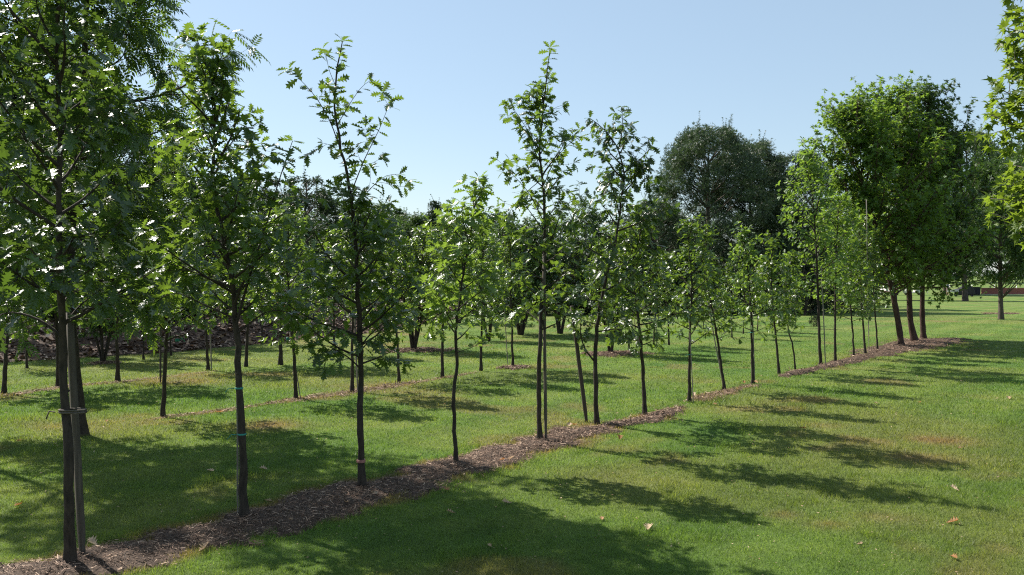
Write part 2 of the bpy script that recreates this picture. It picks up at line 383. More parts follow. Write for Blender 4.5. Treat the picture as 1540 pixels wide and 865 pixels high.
TREES[2] = hero('young oak with a forked crown and two teal ribbons on its trunk', (367, 780), [(364, 650), (359, 560), (355, 490), (347, 410), (333, 345), (320, 270), (324, 180), (314, 105), (306, 84)], 0,
    O(34, .42, .97, (.5, .5, .42, .22), (.25, 1.1), size=.13, twigs=8, sp=.04), r0=.034, seed=23,
    branches=[dict(p=[(356, 485), (374, 420), (398, 345), (420, 270), (440, 212)], r=.012, dz=-.1, o=dict(twigs=4)), dict(p=[(350, 440), (300, 410), (250, 375), (215, 345)], r=.010, dz=-.3), dict(p=[(355, 480), (310, 460), (262, 440), (235, 455)], r=.009, dz=.1),
              dict(p=[(358, 500), (400, 470), (432, 470), (452, 490)], r=.008, dz=.1), dict(p=[(322, 200), (298, 150), (280, 95)], r=.006, o=dict(twigs=4)), dict(p=[(322, 250), (352, 210), (372, 190), (380, 240)], r=.006, o=dict(twigs=4))])
TREES[3] = hero('tall young oak with a sparse top and a pink ring low on its trunk', (545, 735), [(542, 640), (543, 560), (540, 470), (536, 390), (531, 320), (522, 265), (511, 215), (503, 150), (508, 100), (515, 62)], 0,
    O(23, .27, .61, (.62, .6, .45, .22), (.1, .9), size=.13, twigs=9, sp=.038), r0=.031, seed=31,
    branches=[dict(p=[(512, 225), (495, 180), (470, 140), (435, 104)], r=.006, o=dict(twigs=2.5, bare=.25, sp=.032, size=.135)), dict(p=[(528, 290), (548, 240), (570, 195), (588, 150)], r=.006, o=dict(twigs=5, bare=.3, sp=.032, size=.13)),
              dict(p=[(534, 315), (556, 285), (580, 265), (600, 262)], r=.005, dz=.1, o=dict(twigs=6, size=.13, sp=.036)), dict(p=[(506, 190), (530, 150), (545, 130), (556, 122)], r=.004, o=dict(twigs=3, size=.12, sp=.035)),
              dict(p=[(515, 235), (500, 220), (485, 215)], r=.004, o=dict(twigs=5, size=.12)), dict(p=[(543, 555), (520, 535), (490, 520), (468, 520)], r=.008, dz=-.2), dict(p=[(543, 520), (560, 500), (590, 478), (600, 470)], r=.008, dz=-.1),
              dict(p=[(505, 130), (495, 105), (490, 80)], r=.003, o=dict(twigs=3, size=.11, sp=.035)), dict(p=[(545, 330), (560, 320), (585, 330)], r=.004, dz=.1, o=dict(size=.11)), dict(p=[(528, 300), (505, 290), (490, 300)], r=.005, o=dict(size=.11, twigs=5))])
TREES[4] = hero('slender yellow-green young oak with a kinked thin trunk, fourth tree of the front row', (687, 700), [(683, 640), (682, 590), (688, 545), (685, 500), (690, 465), (696, 415), (706, 360), (713, 320), (716, 290)], 0,
    O(22, .44, .96, (.42, .42, .32, .18), (.3, 1.1), size=.13, twigs=8, sp=.04), r0=.021, seed=41, leafm='oak_light',
    branches=[dict(p=[(688, 530), (715, 520), (745, 500)], r=.004, o=dict(twigs=2)), dict(p=[(690, 480), (670, 470), (650, 480), (645, 500)], r=.006, dz=-.1)])
TREES[5] = hero('tallest young oak in the middle, airy top, tall stake beside its trunk', (812, 665), [(810, 590), (812, 520), (815, 460), (819, 380), (818, 300), (812, 230), (816, 170), (822, 120), (827, 72)], 0,
    O(28, .28, .86, (.55, .55, .45, .4, .25), (.15, 1.1), size=.125, twigs=8, sp=.04), r0=.028, seed=53,
    branches=[dict(p=[(816, 330), (795, 290), (770, 262), (748, 240)], r=.006, o=dict(twigs=6, size=.13, sp=.036)), dict(p=[(813, 240), (798, 205), (780, 175), (762, 155)], r=.005, o=dict(twigs=6, size=.13, sp=.036)),
              dict(p=[(817, 280), (835, 240), (862, 212), (890, 200)], r=.006, dz=.2, o=dict(twigs=6, size=.13, sp=.036)), dict(p=[(818, 190), (832, 165), (846, 158)], r=.003, o=dict(twigs=4, size=.12)), dict(p=[(818, 345), (850, 310), (880, 290)], r=.006, o=dict(size=.11)),
              dict(p=[(812, 220), (795, 190), (800, 140)], r=.003, o=dict(twigs=5, size=.12)), dict(p=[(814, 270), (780, 300), (760, 330)], r=.005, o=dict(twigs=7, size=.13))])
TREES[6] = hero('leaning young oak forked low down with a heavy dark crown top', (898, 638), [(895, 580), (896, 525), (902, 465), (914, 410), (926, 360), (933, 310), (938, 260), (925, 215), (905, 192), (887, 178)], 0,
    O(26, .28, .9, (.4, .5, .55, .45), (.1, .7), size=.125, twigs=10, droop=.9, sp=.038), r0=.031, seed=61, leafm='oak_deep',
    branches=[dict(p=[(895, 545), (880, 525), (873, 500), (875, 470)], r=.013, o=dict(size=.10)), dict(p=[(936, 290), (955, 260), (968, 262), (978, 300)], r=.008, o=dict(droop=1.2, twigs=11)), dict(p=[(930, 230), (950, 232), (966, 250)], r=.006, o=dict(droop=1.2)),
              dict(p=[(932, 330), (955, 320), (975, 340)], r=.007, dz=.2, o=dict(droop=1.1, twigs=10))])
TREES[7] = hero('young oak with a left-leaning trunk and dark drooping crown, standing next after the forked oak', (970, 625), [(967, 560), (962, 500), (957, 450), (952, 400), (960, 360), (968, 330)], 0,
    O(28, .34, .96, (.45, .55, .35), (.1, .9), size=.12, twigs=9, droop=.8, sp=.038), r0=.03, seed=71)
front = [
 (8, (1037, 605), [(1037, 550), (1038, 490), (1040, 420), (1036, 370), (1040, 340)], (.45, .4, .15), 'upright bushy young oak with a teal tie and a thin stake at its foot', 'oak', .026),
 (9, (1090, 587), [(1083, 540), (1076, 490), (1068, 450), (1060, 400), (1056, 352)], (.4, .4, .2), 'bushy young oak whose trunk slants left above a thin leaning stake', 'oak', .024),
 (10, (1132, 577), [(1131, 520), (1129, 465), (1124, 400), (1116, 345)], (.42, .42, .15), 'pale leafy young oak on a straight dark trunk with brown leaves at its foot', 'oak_light', .028),
 (11, (1172, 563), [(1168, 520), (1162, 460), (1160, 410), (1164, 362)], (.4, .4, .15), 'young oak with a pointed light green top and slightly left-leaning trunk', 'oak', .024),
 (12, (1197, 558), [(1192, 520), (1184, 490), (1182, 440), (1190, 385)], (.35, .35, .15), 'small young oak with a thin curved trunk bending left at the top', 'oak', .016),
 (13, (1234, 551), [(1232, 500), (1230, 440), (1226, 350), (1220, 280), (1214, 225)], (.7, .95, .75, .25), 'tall bright green young tree with a leafy crown reaching left of the big maples', 'maple', .034),
 (14, (1256, 546), [(1256, 500), (1256, 450), (1258, 370), (1262, 300)], (.6, .7, .3), 'young tree with a straight trunk standing just right of the tall bright green one', 'maple', .03),
 (15, (1284, 538), [(1283, 505), (1280, 470), (1280, 420), (1284, 370)], (.45, .45, .2), 'slim young oak with a wavy thin trunk rising from the end of the mulch', 'oak', .022),
 (16, (1302, 533), [(1299, 500), (1296, 460), (1294, 400), (1292, 340)], (.45, .45, .2), 'young oak with a left-leaning trunk beside the tall pale pole', 'oak', .027),
 (17, (1320, 528), [(1318, 495), (1315, 460), (1314, 410), (1316, 350)], (.42, .42, .2), 'last slim young oak of the front row, just left of the three big trunks', 'oak', .022)]
for (k, base, path, L, lab, lm, r0) in front:
    TREES[k] = hero(lab, base, path, 0, O(30 if k != 13 else 44, .32, .97, L, (.15, 1.1), size=.11 if k < 13 else .115, twigs=9, sp=.04, twl=.28), r0=r0, seed=80+k, leafm=lm)

# dead leaf cluster caught in oak 3's crown
rng = np.random.default_rng(5); c = W(423, 445, 9.6)
lv = Leaves(); n = 26; lv.add(c+rng.normal(0, .05, (n, 3))*[1, 1, 1.3], rng.normal(0, .5, (n, 3))-UP*.8, rng.normal(0, 1, (n, 3)), rng.uniform(.07, .12, n))

# ------------------------------------------------------------------ triple maples, big trees
def bigtree(name, label, base, path, r0, o, leafm, barkm, tpl, seed, group=None, y=None, bend=.3, b=None):
    rng = np.random.default_rng(seed); b = G(*base) if b is None else np.array(b)
    pts = [b]+[W(px, py, b[1]+(y or 0)*(j+1)/len(path)) for j, (px, py) in enumerate(path)]
    P = resample(pts, 36); wood = leader_mesh(rng, P, r0, .006, 12, 1.5)
    br = Wood(); lv = Leaves(); auto_branches(br, lv, rng, P, r0, o)
    leaf_row(lv, rng, P[24:], 0, o['sp'], o['size'], o['droop'], 8)
    root = thing(name, label, 'tree', b, group); finish(root, b, wood, br, lv, leafm, barkm, tpl, rng, bend)
    return root
gm = 'three big maples sharing the mulch island'
def OB(*a, **k):
    o = O(*a, **k); o['deep'] = True; return o
bigtree('maple_tree', 'left of the three big maples, pale trunk leaning left, the tallest bright crown', (1356, 521), [(1350, 480), (1341, 435), (1328, 380), (1306, 300), (1286, 240), (1270, 205), (1262, 190)], .075,
    OB(70, .22, .98, (2.1, 2.5, 2.2, 1.7, .7), (.1, 1.1), size=.14, sp=.055, twigs=7, twl=.5, droop=.45, lv=(.45, 1.35), rise=.9), 'maple', 'bark_red', 'maple', 101, gm)
bigtree('maple_tree', 'middle of the three big maples, trunk with a swollen knot halfway up', (1376, 514), [(1369, 480), (1367, 430), (1363, 360), (1356, 280), (1348, 220), (1345, 160)], .08,
    OB(70, .22, .98, (1.9, 2.3, 2.1, 1.7, .8), (.1, 1.15), size=.14, sp=.055, twigs=7, twl=.5, droop=.45, lv=(.45, 1.35), rise=.9), 'maple', 'bark_red', 'maple', 102, gm)
bigtree('maple_tree', 'right of the three big maples, upright trunk with a dark shaded crown', (1389, 511), [(1387, 470), (1388, 420), (1392, 350), (1400, 280), (1400, 220), (1396, 165)], .075,
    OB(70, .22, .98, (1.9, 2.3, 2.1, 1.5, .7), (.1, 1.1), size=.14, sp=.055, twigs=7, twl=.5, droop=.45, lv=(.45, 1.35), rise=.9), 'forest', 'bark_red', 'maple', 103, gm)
bigtree('pecan_tree', 'big dark tree with drooping compound leaves whose crown fills the top left corner', (122, 655), [(116, 590), (108, 520), (104, 430), (108, 330), (118, 200), (128, 60), (130, -100), (130, -260)], .068,
    OB(50, .2, .98, (1.2, 1.45, 1.5, 1.2, .7, .3), (.1, .95), lv=(.5, 1.35), size=.24, sp=.095, twigs=5.8, twl=.55, droop=.9), 'pecan', 'bark', 'comp', 111)
bigtree('pecan_tree', 'dark compound-leaved tree at the left picture edge, mostly outside the frame', (0, 0), [(-190, 520), (-190, 400), (-180, 250), (-170, 80), (-160, -120)], .085,
    OB(18, .28, .98, (1.2, 1.7, 1.8, 1.5, .7), (.25, .95), size=.24, sp=.11, twigs=4.5, twl=.6, droop=.9), 'pecan', 'bark', 'comp', 112, b=(-7.6, 10.6, float(g(-7.6, 10.6))))
# sycamore at the right edge
sb = np.array([6.55, 9.4, float(g(6.55, 9.4))])
bigtree('sycamore_tree', 'bright yellow-green tree with broad lobed leaves entering at the right picture edge', (0, 0), [(1698, 600), (1694, 400), (1684, 240), (1690, 80), (1694, -100), (1700, -260)], .09,
    OB(100, .34, .97, (1.2, 1.4, 1.25, 1.2, .7), (.05, .6), lv=(.75, 1.1), size=.14, sp=.055, twigs=9, twl=.4, droop=.5, rise=.3), 'sycamore', 'bark_grey', 'maple', 121, b=sb)

# ------------------------------------------------------------------ saplings in the rows behind: prototypes copied
def sapling_proto(kind, seed, leafm, h=2.7, tpl='oak', size=.11):
    rng = np.random.default_rng(seed)
    lean = rng.normal(0, .08, 2)
    P = resample([np.zeros(3), np.array([lean[0]*.3, lean[1]*.3, h*.3]), np.array([lean[0], lean[1], h*.62]), np.array([lean[0]*.7, lean[1]*1.2, h])], 24)
    P[1:-1] += rng.normal(0, .004, (22, 3))
    wood = leader_mesh(rng, P, .024, .004, 7); br = Wood(); lv = Leaves()
    auto_branches(br, lv, rng, P, .024, O(32, .33, .97, (.55, .62, .5, .2), (.1, 1.1), size=size, sp=.042, twigs=8, twl=.3))
    leaf_row(lv, rng, P[16:], 0, .04, size, .5, 6)
    wood.join(br)
    return (wood.mesh('trunk'), None, lv.mesh('crown', tpl, rng=rng), leafm, 'bark', h)
def multi_proto(seed, leafm, h=3.0, nst=4, spread=.38, r0=.04, tpl='ell', size=.12, big=False):
    rng = np.random.default_rng(seed); wood = Wood(); br = Wood(); lv = Leaves()
    for s in range(nst):
        a = s*2*math.pi/nst+rng.uniform(-.4, .4); d = np.array([math.cos(a), math.sin(a), 0])*spread
        P = resample([d*.06, d*.35+UP*h*.18, d*.8+UP*h*.45, d*1.2+UP*h*rng.uniform(.82, 1)], 20)
        n = len(P); t = np.linspace(0, 1, n); Q = P.copy(); Q[0, 2] -= .05; wood.tube(Q, (r0*(1-t)**.8+.004)*(1+rng.normal(0, .05, n)), 7)
        auto_branches(br, lv, rng, P, r0*.7, O(26, .26, .97, (.55, .7, .6, .3), (.0, 1.1), size=size, sp=.045, twigs=9, twl=.34, az=a))
    wood.join(br)
    return (wood.mesh('trunk'), None, lv.mesh('crown', tpl, rng=rng), leafm, 'bark', h)
def place(proto, name, label, base, top, group, seed, matl=None, cat='tree', wide=1.0):
    tr, brm, lvm, leafm, barkm, h = proto
    rng = np.random.default_rng(seed+900)
    b = G(*base); ht = (base[1]-top)/F*b[1]*1.0; s = ht/h
    root = thing(name, label, cat, b, group, rng.uniform(0, 6.28)); root.scale = (s*wide, s*wide, s)
    for nm, me, mt in (('trunk', tr, barkm), ('branches', brm, barkm), ('crown', lvm, matl or leafm)):
        if me is None: continue
        if not me.materials: me.materials.append(M[mt])
        o = bpy.data.objects.new(nm, me); COL.objects.link(o); o.parent = root
        if me.materials[0] != M[mt]:
            o.material_slots[0].link = 'OBJECT'; o.material_slots[0].material = M[mt]
    return root, b
SAPS = [sapling_proto(0, 201, 'oak'), sapling_proto(0, 202, 'oak'), sapling_proto(0, 203, 'oak'), sapling_proto(0, 204, 'oak_deep'), sapling_proto(0, 205, 'oak', tpl='ell', size=.10), sapling_proto(0, 206, 'oak_light')]
MP = [multi_proto(301, 'oak', 3.0, 4), multi_proto(302, 'oak_deep', 3.0, 3), multi_proto(303, 'forest', 3.0, 5, .5)]
g2 = 'young oaks of the second row'; g3 = 'young trees of the third row'; g4 = 'saplings by the mulch bank'; g5 = 'distant saplings on the middle lawn'
row = [
 (1, (245, 627), 290, 'second-row young oak with a teal ribbon on its thin curved trunk', g2, 1.0),
 (0, (445, 600), 325, 'second-row young oak with a leaning stake, left of the pink-ringed oak', g2, 1.0),
 (2, (530, 589), 330, 'young oak seen just left behind the trunk with the pink ring, stake close beside it', g2, 1.0),
 (4, (600, 575), 350, 'thin-stemmed young oak standing between the pink-ringed oak and the kinked thin trunk', g2, 1.0),
 (0, (665, 568), 335, 'young oak seen just left behind the kinked thin trunk', g2, 1.0),
 (5, (723, 558), 345, 'light green young oak in the second row, right behind the kinked thin trunk', g2, 1.0),
 (2, (771, 553), 360, 'young oak with a thin stake on its left, left of the tallest oak', g2, 1.0),
 (3, (946, 528), 390, 'dark young oak in the second row between the forked oak and the left-leaning one', g2, 1.0),
 (4, (983, 523), 390, 'young oak with a stake alongside, first right behind the left-leaning dark oak', g2, 1.0),
 (0, (1006, 519), 385, 'young oak in the second row, left behind the upright bushy oak', g2, 1.0),
 (4, (1101, 508), 400, 'thin distant young oak seen between the slanting trunk and the pale leafy oak', g2, .9),
 (2, (1118, 502), 400, 'small distant young oak seen just left behind the straight dark trunk', g2, .9),
 (1, (1139, 498), 405, 'small distant young oak seen just right behind the straight dark trunk', g2, .9),
 (0, (6, 592), 330, 'young tree with a reddish trunk at the left picture edge in the third row', g3, 1.2),
 (3, (88, 582), 320, 'young tree mostly hidden behind the nearest dark oak', g3, 1.2),
 (2, (177, 574), 310, 'young tree with a straight brown trunk right of the large dark tree', g3, 1.1),
 (4, (313, 557), 350, 'slim young tree with a short stake, left of the forked oak', g3, 1.1),
 (0, (370, 552), 330, 'young tree whose trunk shows just right of the forked oak trunk', g3, 1.1),
 (5, (422, 549), 320, 'young tree with a thicker curved trunk left of the staked young oak', g3, 1.3),
 (2, (503, 533), 355, 'young tree in the third row left behind the pink-ringed oak', g3, 1.1),
 (4, (41, 554), 400, 'sapling in front of the mulch bank near the left picture edge', g4, 1.1),
 (2, (216, 541), 400, 'sapling in front of the mulch bank left of the teal-ribboned oak', g4, 1.0),
 (0, (257, 535), 405, 'sapling in front of the mulch bank right of the teal-ribboned oak', g4, 1.0),
 (4, (394, 518), 390, 'sapling by the mulch bank right of the forked oak', g4, 1.0),
 (3, (738, 499), 390, 'lone dark sapling far off on the open lawn left of the double trunk', g5, 1.0),
 (2, (955, 496), 420, 'farthest sapling seen through the leaning oaks', g5, .9),
 (4, (1196, 493), 425, 'tiny distant sapling left of the small round shrub', g5, .9),
 (0, (1160, 489), 425, 'tiny distant sapling left of the curved thin trunk', g5, .9),
 (5, (1058, 497), 420, 'small distant sapling seen between the upright bushy oak and the slanting trunk', g5, .9),
]
ROOTS = {}
for i, (p, base, top, lab, gr, wd) in enumerate(row):
    ROOTS[base] = place(SAPS[p], 'young_oak' if gr == g2 else 'sapling', lab, base, top, gr, i, wide=wd)
multi = [
 (0, (622, 527), 345, 'spreading multi-stemmed small tree on a round mulch ring, left of the kinked thin trunk', 1.0, 'oak'),
 (1, (735, 513), 360, 'dark multi-stemmed small tree left of the tallest oak, shading the grass', .9, 'oak_deep'),
 (2, (783, 504), 330, 'dense small tree with two leaning stems seen just left of the tallest oak', 1.0, 'forest'),
 (1, (842, 502), 335, 'dense dark small tree right behind the tallest oak', 1.1, 'oak_deep'),
 (0, (918, 533), 350, 'small tree with two stems in a V on a mulch ring behind the forked oak', .8, 'oak'),
 (2, (155, 545), 370, 'clump-stemmed small tree in front of the mulch bank', .8, 'forest'),
 (1, (690, 486), 350, 'distant dark clump-stemmed tree left of the lone dark sapling', 1.2, 'forest'),
]
for i, (p, base, top, lab, wd, lm) in enumerate(multi):
    place(MP[p], 'small_tree', lab, base, top, 'multi-stemmed small trees on the lawn', 50+i, lm, wide=wd)

# ------------------------------------------------------------------ forest trees: trunk, limbs and clumped crowns
def clump_proto(seed, leafm, h=8., rx=2.6, z0=.18, n=9000, nc=150, size=.15, tpl='sprig', shape='egg', barkm='bark_far', up=.2, csz=.42, r0=.14):
    rng = np.random.default_rng(seed); c0 = h*z0; ch = h-c0
    u = rng.uniform(0, 1, nc)**.9; a = rng.uniform(0, 6.28, nc)
    if shape == 'egg': prof = np.sin(np.pi*np.clip(u*.86+.09, 0, 1))**.6
    elif shape == 'cone': prof = np.clip(1.05-u, 0, 1)**.7*np.clip(u*6+.45, 0, 1)
    else: prof = np.sin(np.pi*np.clip(u*.8+.15, 0, 1))**.45
    lump = .72+.5*vnoise(a*1.1+seed, u*3.2, seed)
    rad = rx*prof*lump*rng.uniform(.25, 1, nc)**.45
    C = np.stack([rad*np.cos(a), rad*np.sin(a), c0+u*ch*.96], 1)
    P = resample([np.zeros(3), np.array([.1, 0, h*.3]), np.array([-.1, .1, h*.6]), np.array([0, 0, h*.93])], 16)
    wood = leader_mesh(rng, P, r0, .02, 9, 1.4); br = Wood()
    lim = rng.choice(nc, min(nc, 70), replace=False)
    for k in lim:
        zt = max(h*.12, C[k, 2]-rad[k]*rng.uniform(.5, .9)); q = P[min(15, int(zt/(h*.93)*15))]
        br.tube(resample([q, (q+C[k])/2+UP*-.05*rad[k]+rng.normal(0, .05, 3), C[k]], 6), np.linspace(r0*.32, .008, 6), 5)
    per = n//nc; lv = Leaves()
    cs = csz*rng.uniform(.6, 1.3, nc)
    pos = np.repeat(C, per, 0)+norm(rng.normal(0, 1, (nc*per, 3)))*(rng.uniform(0, 1, (nc*per, 1))**.5)*np.repeat(cs, per)[:, None]*[1, 1, .8]
    out = norm(pos-[0, 0, h*.45])
    D = out*.5+rng.normal(0, .55, pos.shape)+UP*up; N = UP*.8+out*.3+rng.normal(0, .55, pos.shape)
    lv.add(pos, D, N, size*rng.uniform(.6, 1.3, len(pos)))
    # loose shoots that break the outline
    for k in range(int(nc*.4)):
        j = lim[rng.integers(len(lim))]; d = norm(C[j]-[0, 0, h*.4])*.7+UP*(.5+up)+rng.normal(0, .25, 3)
        Q = bpath(rng, C[j], d, cs[j]*.6+csz*rng.uniform(.8, 1.9), .3, 5, .1); br.tube(Q, np.linspace(.008, .003, 5), 3)
        leaf_row(lv, rng, Q, .2, size*.35, size*.8, .1, 3)
    wood.join(br)
    return (wood.mesh('trunk'), None, lv.mesh('crown', tpl, rng=rng, bend=.2), leafm, barkm, h)
FP = {'f1': clump_proto(401, 'forest', 7, 2.3, .12, 9000, 130), 'f2': clump_proto(402, 'forest_dark', 7, 2.5, .05, 10000, 140),
      'f3': clump_proto(403, 'forest', 8, 1.9, .1, 9000, 120, shape='cone'), 'w1': clump_proto(404, 'willow', 12, 4.2, .08, 52000, 520, size=.185, tpl='needle', shape='dome', up=.9, csz=.62, r0=.22),
      'w2': clump_proto(405, 'willow', 12, 3.6, .08, 36000, 360, size=.19, tpl='needle', shape='egg', up=.9, csz=.6, r0=.2),
      'r1': clump_proto(406, 'forest', 6, 2.0, .25, 17000, 210, size=.13, shape='egg', r0=.085), 's1': clump_proto(407, 'forest_dark', 2.2, 1.5, .0, 3500, 60, size=.12, shape='dome', csz=.3, r0=.04)}
def far(kind, name, label, px, ztop, y, wpx, group, seed, mat=None, cat='tree'):
    """px column, crown top pixel, distance y, crown half width in pixels"""
    pr = FP[kind]; tr, brm, lvm, leafm, barkm, h = pr; rng = np.random.default_rng(seed+3000)
    x = (px-770)/F*y*1.0; z0 = float(g(x, y)); top = W(px, ztop, y)[2]; hh = top-z0; sx = wpx/F*y/{'f1': 2.3, 'f2': 2.5, 'f3': 1.9, 'w1': 4.2, 'w2': 3.6, 'r1': 2.0, 's1': 1.5}[kind]
    root = thing(name, label, cat, (x, y, z0), group, rng.uniform(0, 6.28)); root.scale = (sx, sx, hh/h)
    for nm, me, mt in (('trunk', tr, barkm), ('crown', lvm, mat or leafm)):
        if not me.materials: me.materials.append(M[mt])
        o = bpy.data.objects.new(nm, me); COL.objects.link(o); o.parent = root
        if me.materials[0] != M[mt]: o.material_slots[0].link = 'OBJECT'; o.material_slots[0].material = M[mt]
gf = 'woodland trees on the mulch bank'; gb = 'trees of the far treeline'
woods = [
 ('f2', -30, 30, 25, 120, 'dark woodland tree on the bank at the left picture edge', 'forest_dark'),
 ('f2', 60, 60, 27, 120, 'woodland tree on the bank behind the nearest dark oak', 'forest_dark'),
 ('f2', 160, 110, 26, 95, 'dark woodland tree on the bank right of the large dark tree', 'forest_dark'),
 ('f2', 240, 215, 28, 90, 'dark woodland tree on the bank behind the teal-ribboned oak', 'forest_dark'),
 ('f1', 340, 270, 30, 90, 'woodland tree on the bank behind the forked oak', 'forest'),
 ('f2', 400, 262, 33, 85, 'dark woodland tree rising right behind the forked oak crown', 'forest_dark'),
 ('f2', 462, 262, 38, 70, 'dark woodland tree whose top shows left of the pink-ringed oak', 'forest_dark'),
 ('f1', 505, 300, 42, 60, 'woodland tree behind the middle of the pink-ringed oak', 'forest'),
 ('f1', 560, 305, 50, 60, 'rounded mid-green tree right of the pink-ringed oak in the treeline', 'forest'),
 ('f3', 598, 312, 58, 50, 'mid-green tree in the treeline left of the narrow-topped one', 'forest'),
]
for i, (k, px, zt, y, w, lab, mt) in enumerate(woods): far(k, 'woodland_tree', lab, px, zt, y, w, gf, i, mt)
line = [
 ('f3', 655, 300, 47, 34, 'narrow-topped tree standing above the far treeline', 'forest_dark'),
 ('f1', 622, 322, 46, 58, 'low rounded tree left of the narrow-topped tree in the far treeline', 'forest'),
 ('f1', 702, 334, 45, 58, 'low rounded tree right of the narrow-topped tree in the far treeline', 'forest'),
 ('f2', 756, 318, 46, 52, 'dark tree in the far treeline left of the tallest oak', 'forest_dark'),
 ('f1', 806, 342, 44, 52, 'mid-green tree in the far treeline behind the tallest oak', 'forest'),
 ('f2', 862, 300, 45, 60, 'dark round tree behind the forked oak in the far treeline', 'forest'),
 ('f2', 925, 328, 45, 56, 'dark tree in the far treeline behind the leaning oak crown', 'forest_dark'),
 ('w2', 985, 300, 46, 58, 'lower grey-green tree left of the big dome-shaped one', 'willow'),
 ('w1', 1066, 190, 48, 92, 'big dome-shaped grey-green tree with feathery shoots against the sky', 'willow'),
 ('w2', 1125, 208, 50, 78, 'second big grey-green tree, right of and joined to the dome-shaped one', 'willow'),
 ('w2', 1195, 226, 50, 72, 'lower grey-green tree just left of the big maples', 'willow'),
 ('f2', 1265, 300, 56, 80, 'dark tree far behind the tall bright green young tree', 'forest_dark'),
 ('f2', 1345, 310, 230, 85, 'dark tree far behind the three big maples', 'forest_dark'),
 ('f2', 1420, 300, 225, 80, 'dark tree far behind and right of the three big maples', 'forest_dark'),
]
for i, (k, px, zt, y, w, lab, mt) in enumerate(line): far(k, 'treeline_tree', lab, px, zt, y, w, gb, 20+i, mt)
for i, px in enumerate(range(-60, 1260, 66)):
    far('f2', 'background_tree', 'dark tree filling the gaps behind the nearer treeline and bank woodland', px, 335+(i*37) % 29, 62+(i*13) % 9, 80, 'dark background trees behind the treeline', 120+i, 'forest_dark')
right = [
 ('r1', 1452, 198, 92, 72, 'tall dark feathery tree right of the three big maples', 'forest'),
 ('r1', 1506, 240, 37.5, 70, 'rounded dark tree with a mulch ring near the right picture edge', 'forest'),
 ('r1', 1556, 215, 60, 70, 'dark tree behind the sycamore at the right picture edge', 'forest'),
 ('r1', 1422, 300, 122, 55, 'shade tree above the parked carts', 'forest'),
 ('r1', 1346, 340, 96, 50, 'small shade tree left of the carts', 'forest_dark'),
]
for i, (k, px, zt, y, w, lab, mt) in enumerate(right): far(k, 'shade_tree', lab, px, zt, y, w, 'shade trees on the right lawn', 40+i, mt)
for i, (px, y, wpx, zt, lab) in enumerate([(20, 23, 90, 430, 'leftmost dark undergrowth shrub on the bank'), (120, 24, 90, 440, 'dark undergrowth shrub on the bank behind the large dark tree'), (215, 25, 90, 440, 'dark undergrowth shrub on the bank left of the teal-ribboned oak'),
        (300, 27, 80, 440, 'dark undergrowth shrub on the bank left of the forked oak'), (385, 31, 75, 440, 'dark undergrowth shrub on the bank right of the forked oak'), (455, 35, 70, 440, 'dark undergrowth shrub on the bank left of the pink-ringed oak'), (525, 42, 60, 435, 'last dark undergrowth shrub at the right end of the bank'),
        (578, 43, 48, 398, 'shrub at the left end of the far treeline, behind the pink-ringed oak'),
        (618, 45.5, 48, 388, 'shrub under the treeline behind the mulch-ringed multi-stemmed tree'),
        (658, 44, 48, 405, 'low shrub under the narrow-topped tree'),
        (698, 43, 48, 392, 'low shrub under the treeline right of the kinked thin trunk'),
        (738, 45.5, 48, 398, 'low shrub under the treeline behind the lone dark sapling'),
        (780, 44, 48, 388, 'low shrub under the treeline just left of the tallest oak'),
        (822, 43, 48, 405, 'low shrub under the treeline just right of the tallest oak'),
        (864, 45.5, 48, 392, 'low shrub under the treeline left of the forked oak'),
        (906, 44, 48, 398, 'low shrub under the treeline right behind the forked oak'),
        (948, 43, 48, 388, 'low shrub under the treeline left of the left-leaning dark oak'),
        (990, 45.5, 48, 405, 'low shrub left of the upright bushy oak under the treeline'),
        (1034, 44, 48, 392, 'dark shrub at the left foot of the dome-shaped tree'),
        (1080, 43, 48, 398, 'dark shrub at the right foot of the dome-shaped tree'),
        (1124, 45.5, 48, 388, 'dark shrub behind the straight dark trunk'),
        (1168, 44, 48, 405, 'dark shrub at the foot of the second grey-green tree'),
        (1210, 43, 48, 392, 'dark shrub left of the maples under the treeline'),
        (1252, 45.5, 48, 398, 'dark shrub at the right end of the treeline')]):
    far('s1', 'shrub', lab, px, zt, y, wpx, 'dark undergrowth shrubs', 60+i, 'forest_dark', 'shrub')
sh = G(1224, 491); ys = sh[1]
far('s1', 'shrub', 'small round dark shrub alone on the middle lawn', 1224, 475, ys, 8, None, 80, 'forest_dark', 'shrub')

# ------------------------------------------------------------------ ground, mulch, grass
def dryness(x, y):
    d = np.clip((fbm(x*.9, y*.9, 21, 3)-.68)*4, 0, .45)
    d = d+np.clip((fbm(x*.25+9, y*.25, 33, 2)-.6)*1.6, 0, .2)
    mod = .3+1.3*fbm(x*3, y*3, 5, 3)
    for (cx, cy, rx, ry, s) in DRY:
        q = ((x-cx)/rx)**2+((y-cy)/ry)**2; d = d+s*np.exp(-q*1.5)*mod
    if BEDS:
        nz = 1.9*(fbm(x*3.4, y*3.4, 44, 5)-.5)-.1
        for nm in FLAT: d = np.maximum(d, .85*np.clip(bed_m(BEDS[nm], x, y, nz)*2.2+.35, 0, 1))
        d = np.maximum(d, .8*np.clip(bed_m(BEDS['front'], x, y, nz)*2+.75, 0, 1))
    return np.clip(d, 0, .95)
BEDS = {}; FLAT = ('second', 'third', 'patch1')
DRY = []
